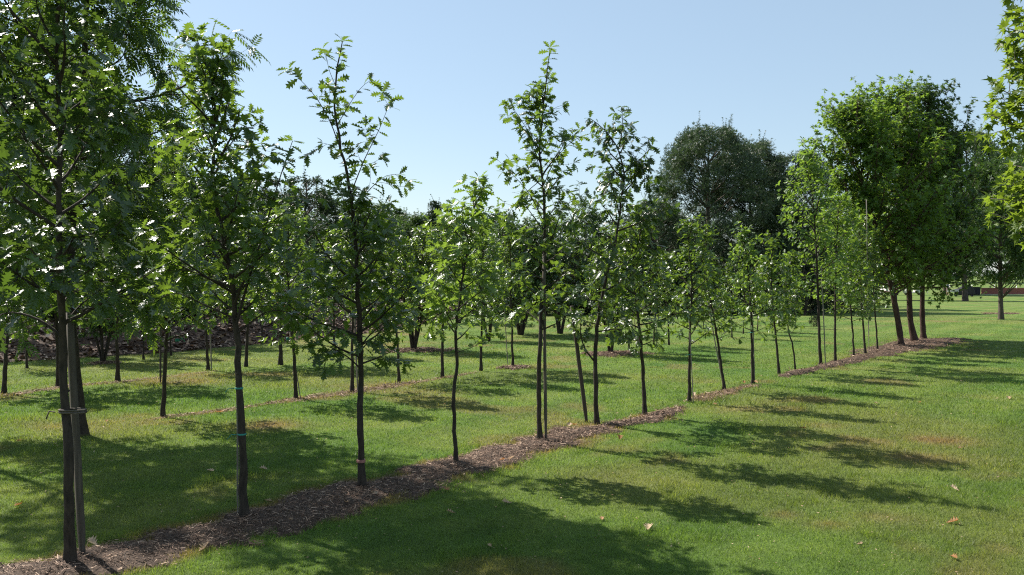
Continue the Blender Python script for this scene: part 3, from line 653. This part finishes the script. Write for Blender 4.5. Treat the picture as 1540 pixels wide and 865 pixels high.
for (px, py, wx, wy, s) in [(400, 640, .5, .5, .9), (255, 575, .9, .8, .7), (640, 590, 1.0, .5, .5), (120, 640, 1.0, .7, .6), (1385, 690, .35, .3, .9), (1415, 662, .5, .4, .8), (590, 500, 1.5, 2, .5), (1180, 775, .15, .15, .7), (1250, 790, .2, .15, .6), (560, 580, .8, .5, .5),
                           (1240, 640, .3, .3, .4), (430, 515, 1., 1.2, .5), (1330, 780, .3, .2, .4), (1440, 515, 1.0, .4, .5)]:
    c = G(px, py); DRY.append((c[0], c[1], wx, wy, s))
def grid_mesh(name, X, Y, Z, keep=None, attrs=None):
    ny, nx = X.shape; V = np.stack([X.ravel(), Y.ravel(), Z.ravel()], 1)
    I = np.arange(nx*ny).reshape(ny, nx); q = np.stack([I[:-1, :-1], I[:-1, 1:], I[1:, 1:], I[1:, :-1]], -1).reshape(-1, 4)
    if keep is not None:
        k = keep.ravel(); q = q[k[q].any(1)]
    return npmesh(name, V, q.ravel(), np.arange(len(q))*4, True, attrs)
def bedline(pts): return [(*G(px, py)[:2], w) for px, py, w in pts]
BEDS = {
 'front': bedline([(-160, 935, .38), (60, 866, .34), (300, 808, .34), (470, 764, .37), (600, 728, .36), (720, 694, .32), (830, 664, .34), (890, 646, .34), (930, 640, .14), (985, 628, .22), (1025, 613, .05)]),
 'patch1': bedline([(1050, 602, .22), (1085, 592, .18), (1132, 580, .12)]),
 'patch2': bedline([(1175, 566, .15), (1225, 556, .14), (1290, 540, .24), (1345, 524, .7), (1400, 513, .8), (1440, 511, .3)]),
 'second': bedline([(225, 632, .05), (270, 626, .12), (340, 617, .12), (390, 610, .04), (445, 602, .18), (530, 590, .2), (600, 579, .24), (640, 573, .05), (665, 569, .1), (720, 560, .03)]),
 'third': bedline([(-60, 605, .1), (20, 594, .14), (110, 580, .14), (180, 575, .16), (260, 566, .05), (330, 558, .03)]),
 'ring1': bedline([(600, 528, .5), (645, 527, .6)]), 'ring2': bedline([(900, 534, .4), (938, 532, .5)]), 'ring3': bedline([(1498, 472, .6), (1512, 472, .6)]),
 'ring4': bedline([(150, 547, .3), (162, 547, .3)]), 'row': bedline([(765, 554, .25), (778, 553, .25)]),
}
def bed_m(L, x, y, nz=None):
    best = np.full(np.shape(x), -9.)
    for (x0, y0, w0), (x1, y1, w1) in zip(L[:-1], L[1:]):
        dx, dy = x1-x0, y1-y0; t = np.clip(((x-x0)*dx+(y-y0)*dy)/(dx*dx+dy*dy), 0, 1)
        d = np.hypot(x-x0-t*dx, y-y0-t*dy); w = w0+(w1-w0)*t
        best = np.maximum(best, 1-d/w)
    if nz is None: nz = 2.0*(fbm(x*3.9, y*3.9, 44, 5)-.5)-.05
    return best+nz
def all_m(x, y):
    m = np.full(np.shape(x), -9.); nz = 2.0*(fbm(x*3.9, y*3.9, 44, 5)-.5)-.05
    for L in BEDS.values(): m = np.maximum(m, bed_m(L, x, y, nz))
    return m
u = np.linspace(-1, 1, 620); ax = 6*np.sinh(5.3*u)
X, Y = np.meshgrid(ax, ax+6)
link('ground', grid_mesh('ground', X, Y, g(X, Y), attrs={'dry': dryness(X, Y).ravel()}), M['ground'], kind='structure')

CH = Leaves()
crg = np.random.default_rng(77)
for nm, L in BEDS.items():
    xs = np.array([p[0] for p in L]); ys_ = np.array([p[1] for p in L]); wm = max(p[2] for p in L)*1.6+.1
    near = ys_.min() < 14; st = .05 if near else .09
    gx = np.arange(xs.min()-wm, xs.max()+wm, st); gy = np.arange(max(2.5, ys_.min()-wm), ys_.max()+wm, st)
    X, Y = np.meshgrid(gx, gy); m = bed_m(L, X, Y)
    Z = g(X, Y)+np.where(m > 0, .004+.05*min(1, wm)*np.clip(m, 0, 1)**.7+.03*(fbm(X*9, Y*9, 3, 3)-.5)*np.clip(m*5, 0, 1), -.015+.06*np.clip(m, -1, 0))
    if nm not in FLAT: link('mulch_bed', grid_mesh('mulch_bed', X, Y, Z, m > -.08), M['mulch'], kind='structure')
    N = int(min(340000, (len(gx)*len(gy)*st*st)*(12000 if nm not in FLAT else 5000))); qx = crg.uniform(gx[0], gx[-1], N); qy = crg.uniform(gy[0], gy[-1], N)
    dk = crg.uniform(0, 1, N) < np.clip((9/np.maximum(qy, 5))**1.2, .1, 1)
    mm = bed_m(L, qx, qy); k = dk & (mm > crg.uniform(-.25, .3, N)); qx, qy, mm = qx[k], qy[k], mm[k]
    pz = g(qx, qy)+np.where(mm > 0, .004+.05*min(1, wm)*(nm not in FLAT)*np.clip(mm, 0, 1)**.7, 0)+crg.uniform(.004, .02, len(qx))
    n = len(qx)
    if n: CH.add(np.stack([qx, qy, pz], 1), np.c_[crg.normal(0, 1, (n, 2)), crg.normal(0, .22, n)], UP+crg.normal(0, .35, (n, 3)), (.012+.042*crg.uniform(0, 1, n)**3)*(np.clip(qy/8, 1, 1.7)))
TPL['chip'] = (np.array([(-.07, 0, 0), (.07, 0, .02), (.05, 1, 0), (-.04, 1, .02)], float), [[0, 1, 2, 3]])
link('mulch_chips', CH.mesh('mulch_chips', 'chip', rng=crg, bend=.15), M['chips'], kind='stuff', label='brown bark and straw mulch chips along the tree rows', category='mulch')
# mulch bank under the woodland
gx = np.arange(-26, 0, .14); gy = np.arange(15, 52, .14); X, Y = np.meshgrid(gx, gy); bk = bank(X, Y)
Z = g(X, Y)+np.where(bk > 0, .03+.16*(fbm(X*1.6, Y*1.6, 8, 4)-.4)*np.clip(bk, 0, 1), -.02)
link('mulch_bank', grid_mesh('mulch_bank', X, Y, Z, bk > 0), M['mulch'], kind='structure')
N = 60000; qx = crg.uniform(-20, -2, N); qy = crg.uniform(16, 40, N); b_ = bank(qx, qy); k = (b_ > -.15) & (b_ < 5); qx, qy, b_ = qx[k], qy[k], b_[k]; n = len(qx)
BL = Leaves(); BL.add(np.stack([qx, qy, g(qx, qy)+.05+.16*(fbm(qx*1.6, qy*1.6, 8, 4)-.4)*np.clip(b_, 0, 1)], 1), crg.normal(0, 1, (n, 3))*[1, 1, .4], UP+crg.normal(0, .5, (n, 3)), crg.uniform(.06, .16, n))
TPL['slab'] = (np.array([(-.25, 0, 0), (.25, .1, .05), (.2, 1, 0), (-.28, .9, .05)], float), [[0, 1, 2, 3]])
link('bank_chips', BL.mesh('bank_chips', 'slab', rng=crg, bend=.3), M['chips'], kind='stuff', label='coarse wood chips covering the bank under the woodland', category='mulch')

# mown grass blades, denser towards the camera
N = 1250000; r_ = crg.uniform(0, 1, N); y0, y1 = 3.2, 56.
yy = (y0**-.35+(y1**-.35-y0**-.35)*r_)**(-1/.35)
xx = crg.uniform(-1, 1, N)*(yy*.66+.8)
mm = all_m(xx, yy); fl = np.full(N, -9.)
for nm in FLAT: fl = np.maximum(fl, bed_m(BEDS[nm], xx, yy))
mm = np.where((fl >= mm-1e-6) & (crg.uniform(0, 1, N) < .4), -.4, mm); k = (mm < crg.uniform(-.12, .16, N)) & (bank(xx, yy) < crg.uniform(-.2, .2, N)) & (crg.uniform(0, 1, N) < np.clip((58-yy)/36, 0, 1)); xx, yy, mm = xx[k], yy[k], mm[k]
n = len(xx); zz = g(xx, yy); sc = np.clip(yy/6, .9, 3.4)
hgt = crg.uniform(.009, .024, n)*(.75+.6*fbm(xx*1.3, yy*1.3, 61, 3))*(1+1.1*np.clip(mm+.9, 0, .8))*(1+.8*(vnoise(xx*2.2, yy*2.2, 91) > .86))*np.clip(sc, 1, 1.25); wd = .0018*sc*crg.uniform(.7, 1.4, n)
a = crg.uniform(0, 6.283, n); ca, sa = np.cos(a), np.sin(a); lean = crg.normal(0, .55, (n, 2))
V = np.empty((n, 3, 3)); V[:, 0] = np.stack([xx-ca*wd, yy-sa*wd, zz-.003], 1); V[:, 1] = np.stack([xx+ca*wd, yy+sa*wd, zz-.003], 1)
V[:, 2] = np.stack([xx+lean[:, 0]*hgt, yy+lean[:, 1]*hgt, zz+hgt], 1)
bl = npmesh('grass', V.reshape(-1, 3), np.arange(n*3), np.arange(n)*3, False, {'v': np.repeat(crg.uniform(0, 1, n), 3), 'dry': np.repeat(dryness(xx, yy), 3)})
link('grass', bl, M['blade'], kind='stuff', label='short mown lawn grass across the orchard floor', category='grass')

# tiny dry litter on the lawn
N = 1500; yy = crg.uniform(0, 1, N); yy = (3.6**-.3+(30**-.3-3.6**-.3)*yy)**(-1/.3); xx = crg.uniform(-1, 1, N)*yy*.62
LT = Leaves(); LT.add(np.stack([xx, yy, g(xx, yy)+.026], 1), np.c_[crg.normal(0, 1, (N, 2)), np.zeros(N)], UP+crg.normal(0, .3, (N, 3)), crg.uniform(.008, .022, N)*np.clip(yy/6, 1, 2.2))
link('lawn_litter', LT.mesh('lawn_litter', 'ell', rng=crg), M['paleleaf'], kind='stuff', label='tiny pale dry bits scattered over the lawn', category='leaf litter')

# fallen leaves: each its own thing
def fallen(px, py, size, mat, lab, grp='fallen dry oak leaves'):
    b = G(px, py); rng = np.random.default_rng(int(px*7+py))
    V, Fs = TPL['oak']; V = V.copy(); V[:, 1] -= .5
    V[:, 2] = V[:, 2]*2+.45*V[:, 1]**2*rng.uniform(.2, 1.4)+.9*V[:, 0]**2+rng.normal(0, .02, len(V))
    V = V*size*.85; V[:, 2] -= V[:, 2].min()
    st = np.cumsum([0]+[len(f) for f in Fs])[:-1]
    me = npmesh('fallen_leaf', V, np.concatenate([np.array(f) for f in Fs]), st, True, {'v': np.full(len(V), rng.uniform(.2, .9))})
    o = link('fallen_leaf', me, M[mat], label=lab, category='fallen leaf', group=grp)
    o.location = (b[0], b[1], b[2]+.012+(.045 if all_m(b[0], b[1]) > .1 else .006)); o.rotation_euler = (rng.uniform(-.25, .45), rng.uniform(-.3, .3), rng.uniform(0, 6.28))
FL = [
 (1517, 601, .16, 'paleleaf', 'large salmon-pink curled leaf alone on the lawn at the right picture edge'),
 (1433, 788, .12, 'deadleaf', 'orange-brown curled leaf on the lawn near the lower right corner'),
 (1435, 842, .10, 'deadleaf', 'reddish flat leaf nearest the lower right corner'),
 (1435, 738, .11, 'paleleaf', 'tan leaf at the tip of the long tree shadow on the right'),
 (1293, 822, .06, 'paleleaf', 'small white leaf on the lawn bottom right, left of the reddish leaf'),
 (1383, 607, .11, 'deadleaf', 'brown leaf on the right lawn, right of a small pale one'),
 (1318, 608, .08, 'paleleaf', 'small pale leaf on the right lawn, left of the brown one'),
 (1207, 646, .11, 'deadleaf', 'brown leaf between two tree shadows on the right lawn'),
 (1445, 676, .08, 'paleleaf', 'pale leaf on the dry patch of the right lawn'),
 (932, 661, .15, 'deadleaf', 'bright orange leaf on the grass below the forked oak'),
 (856, 646, .16, 'paleleaf', 'large whitish leaf on the mulch left of the forked oak'),
 (863, 641, .12, 'deadleaf', 'orange leaf touching the whitish one on the mulch'),
 (808, 650, .10, 'paleleaf', 'pale leaf at the foot of the tallest oak'),
 (672, 740, .10, 'deadleaf', 'orange leaf on the grass just below the kinked thin trunk'),
 (768, 698, .13, 'paleleaf', 'tan leaf on the mulch edge below the tallest oak'),
 (755, 700, .08, 'deadleaf', 'small rusty leaf beside the tan one on the mulch edge'),
 (631, 731, .12, 'paleleaf', 'tan leaf on the mulch between the pink-ringed oak and the kinked trunk'),
 (562, 752, .12, 'paleleaf', 'tan leaf on the mulch at the foot of the pink-ringed oak'),
 (521, 766, .11, 'paleleaf', 'grey-tan leaf on the mulch left of the pink-ringed oak'),
 (437, 793, .09, 'paleleaf', 'tan leaf on the mulch right of the forked oak'),
 (307, 829, .14, 'paleleaf', 'peach-coloured curled leaf on the mulch left of the forked oak'),
 (404, 757, .11, 'paleleaf', 'tan leaf on the upper mulch edge right of the forked oak'),
 (140, 820, .13, 'paleleaf', 'brownish leaf on the mulch beside the grey stake'),
 (762, 759, .11, 'paleleaf', 'tan leaf at the upper edge of the large foreground shadow'),
 (678, 774, .10, 'paleleaf', 'grey leaf inside the large foreground shadow'),
 (975, 798, .14, 'paleleaf', 'grey-brown leaf at the right end of the large foreground shadow'),
 (905, 783, .08, 'deadleaf', 'small dark leaf left of the grey-brown one in the foreground shadow'),
 (737, 825, .06, 'paleleaf', 'small peach leaf in the lower foreground shadow'),
 (1003, 628, .13, 'paleleaf', 'pale leaf at the foot of the left-leaning dark oak'),
 (965, 632, .11, 'paleleaf', 'tan leaf on the mulch just below the left-leaning dark oak'),
 (1119, 580, .12, 'deadleaf', 'orange leaf left of the straight dark trunk'),
 (1137, 580, .13, 'deadleaf', 'red-brown leaf right of the straight dark trunk'),
 (1044, 599, .12, 'paleleaf', 'pale leaf at the foot of the upright bushy oak'),
 (1076, 610, .12, 'paleleaf', 'pinkish leaf on the grass below the slanting trunk'),
 (1108, 590, .10, 'paleleaf', 'pale leaf between the slanting and the straight trunk'),
 (331, 622, .20, 'deadleaf', 'orange-brown leaf clump on the second mulch row'),
 (30, 665, .10, 'deadleaf', 'reddish leaf on the lawn near the left picture edge'),
 (160, 636, .10, 'deadleaf', 'orange upright leaf on the lawn right of the large dark tree'),
 (316, 711, .10, 'paleleaf', 'tan leaf in the shaded lawn left of the forked oak'),
 (396, 708, .12, 'paleleaf', 'white leaf in the shaded lawn right of the forked oak'),
 (27, 763, .12, 'deadleaf', 'brown leaf on the sunny grass in the lower left'),
]
for f in FL: fallen(*f)

# ------------------------------------------------------------------ stakes and ribbons
def stake(name, label, base, top, r, mat, k=6, y=None, grp='stakes beside the young trees'):
    b = G(*base); t = W(*top, b[1]+.02 if y is None else y)
    w = Wood(); P = resample([b-UP*.05, t], 8); P[1:-1] += rg.normal(0, .0015, (6, 3))
    rr = np.full(8, r); rr[0] *= .6; w.tube(P, rr, k)
    return link(name, w.mesh(name, b), M[mat], label=label, category='stake', group=grp), b
def atloc(o, b): o.location = b
for a_ in [
 ('stake', 'weathered grey square stake strapped to the nearest dark oak', (125, 840), (104, 470), .027, 'stake_mid', 4),
 ('stake', 'thin dark stake tight against the left side of the forked oak trunk', (358, 777), (356, 480), .007, 'stake', 6),
 ('stake', 'tall grey stake close to the right of the tallest oak trunk', (821, 665), (818, 380), .018, 'stake_mid', 4),
 ('stake', 'dark leaning post left of the low-forked oak', (883, 635), (860, 460), .026, 'stake_dark', 8),
 ('stake', 'thin stake right at the foot of the upright bushy oak', (1043, 606), (1036, 470), .008, 'stake', 6),
 ('stake', 'thin leaning stake crossing the slanting trunk', (1089, 584), (1064, 450), .010, 'stake', 6),
 ('stake', 'pale stake just right of the straight dark trunk', (1135, 574), (1132, 470), .010, 'stake', 6),
 ('stake', 'thin stake right of the tall bright green young tree', (1242, 552), (1235, 400), .013, 'stake', 6),
 ('stake', 'thin leaning stake of the staked young oak in the second row', (453, 600), (436, 500), .008, 'stake', 6),
 ('stake', 'stake close beside the young oak left behind the pink-ringed oak', (538, 589), (533, 460), .012, 'stake', 6),
 ('stake', 'thin stake left of the young oak left of the tallest oak', (764, 549), (757, 440), .010, 'stake', 6),
 ('stake', 'short stake beside the slim young tree left of the forked oak', (318, 557), (316, 490), .013, 'stake', 6),
 ('stake', 'stake beside the first young oak right behind the left-leaning dark oak', (988, 523), (985, 450), .014, 'stake', 6),
 ('stake', 'teal-banded stake left of the teal-ribboned young oak trunk', (241, 575), (242, 470), .018, 'stake_dark', 6),
 ('tall_pole', 'tall pale pole standing right of the left-leaning young oak near the maples', (1307, 532), (1303, 300), .011, 'stake', 8),
]:
    o, b = stake(*a_); atloc(o, b)
def ring(root, P, b, z, r, mat, nm='ribbon', hh=.012, tail=True):
    i = int(np.argmin(abs(P[:, 2]-b[2]-z))); c = P[i]; w = Wood()
    w.tube(np.array([c-UP*hh/2, c+UP*hh/2]), [r, r], 10)
    if tail: w.tube(np.array([c+[-r, -r*.6, 0], c+[-r-.03, -r-.02, .005], c+[-r-.06, -r-.02, -.03]]), [.004, .003, .002], 4)
    link(nm, w.mesh(nm, b), M[mat], root)
ring(*[TREES[2][0], TREES[2][2], TREES[2][1]], .62, .034, 'ribbon'); ring(TREES[2][0], TREES[2][2], TREES[2][1], 1.0, .032, 'ribbon')
ring(TREES[3][0], TREES[3][2], TREES[3][1], .26, .040, 'ribbon_pink', 'ribbon', .025, False)
ring(TREES[8][0], TREES[8][2], TREES[8][1], .72, .028, 'ribbon'); ring(TREES[10][0], TREES[10][2], TREES[10][1], .9, .03, 'ribbon')
#o_ = link('dead_leaves', lv.mesh('dead_leaves', 'oak', rng=rng), M['deadleaf'], TREES[3][0]) if False else None
# strap of the nearest oak
i = int(np.argmin(abs(TREES[1][2][:, 2]-W(100, 622, TREES[1][1][1])[2]))); c = TREES[1][2][i]; w = Wood()
aa = np.linspace(0, 2*math.pi, 18); loop = np.stack([c[0]+.045+.085*np.cos(aa), c[1]+.048*np.sin(aa), np.full(18, c[2])], 1); w.tube(loop+[0, 0, .008], .007, 5); w.tube(loop-[0, 0, .006]+[.002, 0, 0], .008, 5); w.tube(np.array([c+[-.04, -.05, 0], c+[-.07, -.07, .01], c+[-.09, -.07, -.04]]), .005, 4)
link('strap', w.mesh('strap', TREES[1][1]), M['strap'], TREES[1][0])
for base, z in (((245, 627), .95), ((445, 600), .6)):
    root, b = ROOTS[base]; s = root.scale[2]; w = Wood()
    me = root.children[0].data; co = np.array([v.co[:] for v in me.vertices]); co = co[:168].reshape(24, 7, 3).mean(1); c = np.array([np.interp(z/s, co[:, 2], co[:, q]) for q in range(3)])
    w.tube(np.array([c-UP*.015, c+UP*.015]), .026, 8); w.tube(np.array([c, c+[.06, 0, .02], c+[.09, .01, -.02]]), .006, 4); link('ribbon', w.mesh('ribbon'), M['ribbon'], root)
# brown dead leaf cluster as part of the staked young oak
root, b = ROOTS[(445, 600)]; s = root.scale[2]; rng = np.random.default_rng(9); lv2 = Leaves(); n = 30
tgt = W(423, 447, b[1]-.25)-b; ca, sa = math.cos(-root.rotation_euler[2]), math.sin(-root.rotation_euler[2])
loc = np.array([ca*tgt[0]-sa*tgt[1], sa*tgt[0]+ca*tgt[1], tgt[2]])/s
lv2.add(loc+rng.normal(0, .04, (n, 3))*[1, 1, 1.8], rng.normal(0, .5, (n, 3))-UP, rng.normal(0, 1, (n, 3)), rng.uniform(.07, .13, n))
link('dead_leaves', lv2.mesh('dead_leaves', 'oak', rng=rng), M['deadleaf'], root, label='cluster of dry brown leaves caught in the crown')

# ------------------------------------------------------------------ far right: carts, person, wall, fence
def box(bm_v, bm_f, c, s, bev=.0, taper=1.0):
    b = len(bm_v); cx, cy, cz = c; sx, sy, sz = [q/2 for q in s]
    for zz, tp in ((-1, 1), (1, taper)):
        for (a_, b_) in ((-1, -1), (1, -1), (1, 1), (-1, 1)): bm_v.append((cx+a_*sx*tp, cy+b_*sy*tp, cz+zz*sz))
    for f in ((3, 2, 1, 0), (4, 5, 6, 7), (0, 1, 5, 4), (1, 2, 6, 5), (2, 3, 7, 6), (3, 0, 4, 7)): bm_f.append(tuple(b+q for q in f))
def boxes(name, items, mat, parent=None, bev=.02, **p):
    V = []; Fs = []
    for it in items: box(V, Fs, *it)
    me = bpy.data.meshes.new(name); me.from_pydata(V, [], Fs); me.update(); o = link(name, me, M[mat], parent, **p)
    if bev: m = o.modifiers.new('bevel', 'BEVEL'); m.width = bev; m.segments = 2
    return o
def prism(name, prof, y0, y1, mat, parent, bev=.03):
    n = len(prof); V = [(x, y0, z) for x, z in prof]+[(x, y1, z) for x, z in prof]
    Fs = [tuple(range(n)), tuple(range(2*n-1, n-1, -1))]+[(i, i+n, (i+1) % n+n, (i+1) % n) for i in range(n)]
    me = bpy.data.meshes.new(name); me.from_pydata(V, [], Fs); me.update(); o = link(name, me, M[mat], parent)
    m = o.modifiers.new('bevel', 'BEVEL'); m.width = bev; m.segments = 2; return o
def wheel(parent, x, y, r=.23, w=.2):
    t = Wood(); a = np.linspace(0, 2*math.pi, 21); t.tube(np.stack([x+(r-.07)*np.cos(a), np.full(21, y), r+(r-.07)*np.sin(a)], 1), .07, 8)
    wh = link('wheel', t.mesh('wheel'), M['black'], parent); h_ = Wood(); h_.tube(np.array([[x, y-w*.3, r], [x, y+w*.3, r]]), r*.55, 12); link('rim', h_.mesh('rim'), M['steel'], wh)
def cart(label, px, py, rz, y=None):
    b = G(px, py); t = thing('golf_cart', label, 'golf cart', b, 'golf carts parked under the trees', rz)
    prism('body', [(-1.15, .3), (1.2, .3), (1.25, .55), (1.1, .85), (.75, .92), (.62, .42), (-.05, .42), (-.1, .68), (-1.0, .72), (-1.2, .55)], -.55, .55, 'cart_white', t)
    boxes('seat', [((-.35, 0, .76), (.5, 1.0, .14))], 'seat', t); boxes('backrest', [((-.66, 0, 1.05), (.12, 1.0, .42))], 'seat', t)
    boxes('roof', [((-.1, 0, 1.84), (1.75, 1.15, .07))], 'cart_white', t, .03)
    for sx in (-.8, .62):
        for sy in (-.5, .5):
            w = Wood(); w.tube(np.array([[sx+(.12 if sx > 0 else -.05), sy, .7], [sx, sy, 1.81]]), .022, 6); link('post', w.mesh('post'), M['black'], t)
    w = Wood(); w.tube(np.array([[.6, -.2, .85], [.42, -.2, 1.02]]), .02, 6); a = np.linspace(0, 6.283, 13); w.tube(np.stack([.41+.06*np.sin(a), -.2+.17*np.cos(a), 1.03+.15*np.sin(a)], 1), .015, 5); link('steering_wheel', w.mesh('steering_wheel'), M['black'], t)
    boxes('bag_rack', [((-.98, 0, .84), (.3, .9, .22))], 'black', t)
    for sx in (-.8, .82):
        for sy in (-.5, .5): wheel(t, sx, sy)
cart('cream golf cart left of the three big trunks, its white roof showing', 1338, 444, R(200))
cart('cream golf cart seen between the middle and right big trunks', 1374, 444, R(172))
# covered utility vehicle
b = G(1449, 446); t = thing('utility_cart', 'low dark cart under a black cover right of the person', 'cart', b, None, R(5))
prism('cover', [(-.9, .22), (1.25, .22), (1.15, .8), (.8, 1.35), (.35, 1.42), (-.1, 1.2), (-.55, .98), (-.95, .9)], -.55, .55, 'tarp', t, .08)
boxes('load_bed', [((-1.35, 0, .72), (1.1, 1.0, .28))], 'steel', t)
for sx in (-1.3, .8):
    for sy in (-.5, .5): wheel(t, sx, sy)
for (px, lab) in ((1464, 'left of two black bins beside the brick wall'), (1470, 'right of two black bins, touching the brick wall end')):
    b = G(px, 443.5); t = thing('waste_bin', lab, 'bin', b, 'black bins beside the brick wall')
    boxes('bin_body', [((0, 0, .5), (.52, .55, 1.0), 0, 1.12)], 'black', t, .03); boxes('lid', [((0, 0, 1.05), (.64, .68, .07))], 'black', t, .02)
b = G(1510, 443); t = thing('brick_wall', 'low red brick wall with a pale footing at the right picture edge', 'wall', b)
boxes('wall', [((1.2, 0, .38), (8.6, .3, .92))], 'brick', t, 0); boxes('footing', [((1.2, -.25, -.02), (8.8, .3, .16))], 'concrete', t, .01); boxes('coping', [((1.2, 0, .87), (8.7, .36, .07))], 'brick', t, .01)
t = thing('fence', 'thin wire fence with slim posts behind the carts and brick wall', 'fence', (0, 0, 0))
fy = 128.; fx = np.arange(44, 100, 3.2); w = Wood()
for x in fx:
    z = float(g(x, fy)); pw = Wood(); pw.tube(np.array([[x, fy, z], [x, fy, z+1.35]]), .035, 6); link('post', pw.mesh('post'), M['steel'], t)
for hh in (.1, .5, .9, 1.3): w.tube(np.array([[x, fy, float(g(x, fy))+hh] for x in fx]), .012, 4)
link('wires', w.mesh('wires'), M['steel'], t)

# person by the tree
def person(label, px, py, rz):
    b = G(px, py); t = thing('person', label, 'person', b, None, rz)
    V = [(0, 0, .95), (0, 0, 1.12), (0, .01, 1.32), (0, 0, 1.45), (0, -.02, 1.53), (0, -.02, 1.62), (0, -.02, 1.73),
         (.17, 0, 1.40), (.24, -.03, 1.13), (.20, -.22, 1.02), (.19, -.29, 1.0), (-.17, 0, 1.40), (-.25, .02, 1.12), (-.24, -.1, .88), (-.24, -.13, .80),
         (.10, 0, .88), (.11, -.03, .48), (.12, .02, .09), (.12, -.13, .035), (-.10, 0, .88), (-.11, -.01, .48), (-.13, .04, .09), (-.14, -.11, .035)]
    E = [(0, 1), (1, 2), (2, 3), (3, 4), (4, 5), (5, 6), (2, 7), (7, 8), (8, 9), (9, 10), (2, 11), (11, 12), (12, 13), (13, 14), (0, 15), (15, 16), (16, 17), (17, 18), (0, 19), (19, 20), (20, 21), (21, 22)]
    rr = [.14, .13, .15, .09, .055, .095, .085, .06, .045, .035, .03, .06, .045, .035, .03, .09, .06, .04, .035, .09, .06, .04, .035]
    me = bpy.data.meshes.new('body'); me.from_pydata(V, E, []); o = link('body', me, M['skin'], t)
    m = o.modifiers.new('skin', 'SKIN'); me.skin_vertices.new() if not me.skin_vertices else None
    for sv, q in zip(me.skin_vertices[0].data, rr): sv.radius = (q, q*.8)
    me.skin_vertices[0].data[0].use_root = True
    s = o.modifiers.new('sub', 'SUBSURF'); s.levels = 2; s.render_levels = 2
    def lathe(nm, rings, mat):
        w = Wood(); P = np.array([r[0] for r in rings], float); w.tube(P, [r[1] for r in rings], 14); oo = link(nm, w.mesh(nm), M[mat], t); return oo
    sh_ = lathe('shirt', [((0, 0, .93), .185), ((0, 0, 1.1), .17), ((0, 0, 1.3), .19), ((0, 0, 1.42), .14), ((0, 0, 1.47), .075)], 'shirt'); sh_.scale = (1, .8, 1)
    for sx in (1, -1):
        w = Wood(); w.tube(np.array([[sx*.13, 0, 1.41], [sx*.2, 0, 1.33], [sx*.24, -.01, 1.2]]), [.075, .075, .075], 10); link('sleeve', w.mesh('sleeve'), M['shirt'], t)
    w = Wood(); w.tube(np.array([[0, 0, .97], [0, 0, .86]]), [.17, .19], 12)
    for sx in (1, -1): w.tube(np.array([[sx*.09, 0, .9], [sx*.11, -.02, .55]]), [.11, .10], 10)
    link('shorts', w.mesh('shorts'), M['shorts'], t)
    w = Wood(); w.tube(np.array([[0, .02, 1.63], [0, .01, 1.72], [0, 0, 1.78]]), [.108, .105, .05], 12); link('hair', w.mesh('hair'), M['hair'], t)
person('person in a white shirt and pink shorts standing before the thick dark trunk', 1425, 444.5, R(20))

# ------------------------------------------------------------------ camera, sky, sun
cam = bpy.data.cameras.new('camera'); co_ = bpy.data.objects.new('camera', cam); COL.objects.link(co_)
cam.sensor_width = 36; cam.lens = 36*F/1540; cam.clip_start = .05; cam.clip_end = 3000
co_.location = (0, 0, H); co_.rotation_euler = (R(90)-PITCH, 0, 0); scene.camera = co_
wd_ = bpy.data.worlds.new('World'); scene.world = wd_; wd_.use_nodes = True; nt = wd_.node_tree
sky = nt.nodes.new('ShaderNodeTexSky'); sky.sky_type = 'NISHITA'; sky.sun_disc = False; sky.sun_elevation = R(45); sky.sun_rotation = R(-50)
sky.air_density = 1.0; sky.dust_density = .5; sky.ozone_density = 1.2; sky.altitude = 100
bg = nt.nodes['Background']; hz = nt.nodes.new('ShaderNodeMixRGB'); hz.inputs[0].default_value = .45; hz.inputs[2].default_value = (3.75, 4.9, 5.75, 1)
nt.links.new(sky.outputs[0], hz.inputs[1]); nt.links.new(hz.outputs[0], bg.inputs[0]); bg.inputs[1].default_value = .073
sl = bpy.data.lights.new('sun', 'SUN'); sl.energy = 4.5; sl.angle = R(.53); sl.color = (1, .95, .86); so = bpy.data.objects.new('sun', sl); COL.objects.link(so)
from mathutils import Vector
S = Vector((-math.sin(R(50))*math.cos(R(45)), math.cos(R(50))*math.cos(R(45)), math.sin(R(45))))
so.rotation_euler = S.to_track_quat('Z', 'Y').to_euler()
vs = scene.view_settings; vs.view_transform = 'Standard'; vs.look = 'None'; vs.exposure = 1.05; vs.gamma = 1; vs.use_curve_mapping = False
scene.cycles.max_bounces = 8; scene.cycles.transmission_bounces = 6; scene.cycles.use_denoising = False; scene.cycles.pixel_filter_type = 'BLACKMAN_HARRIS'; scene.cycles.filter_width = 1.15
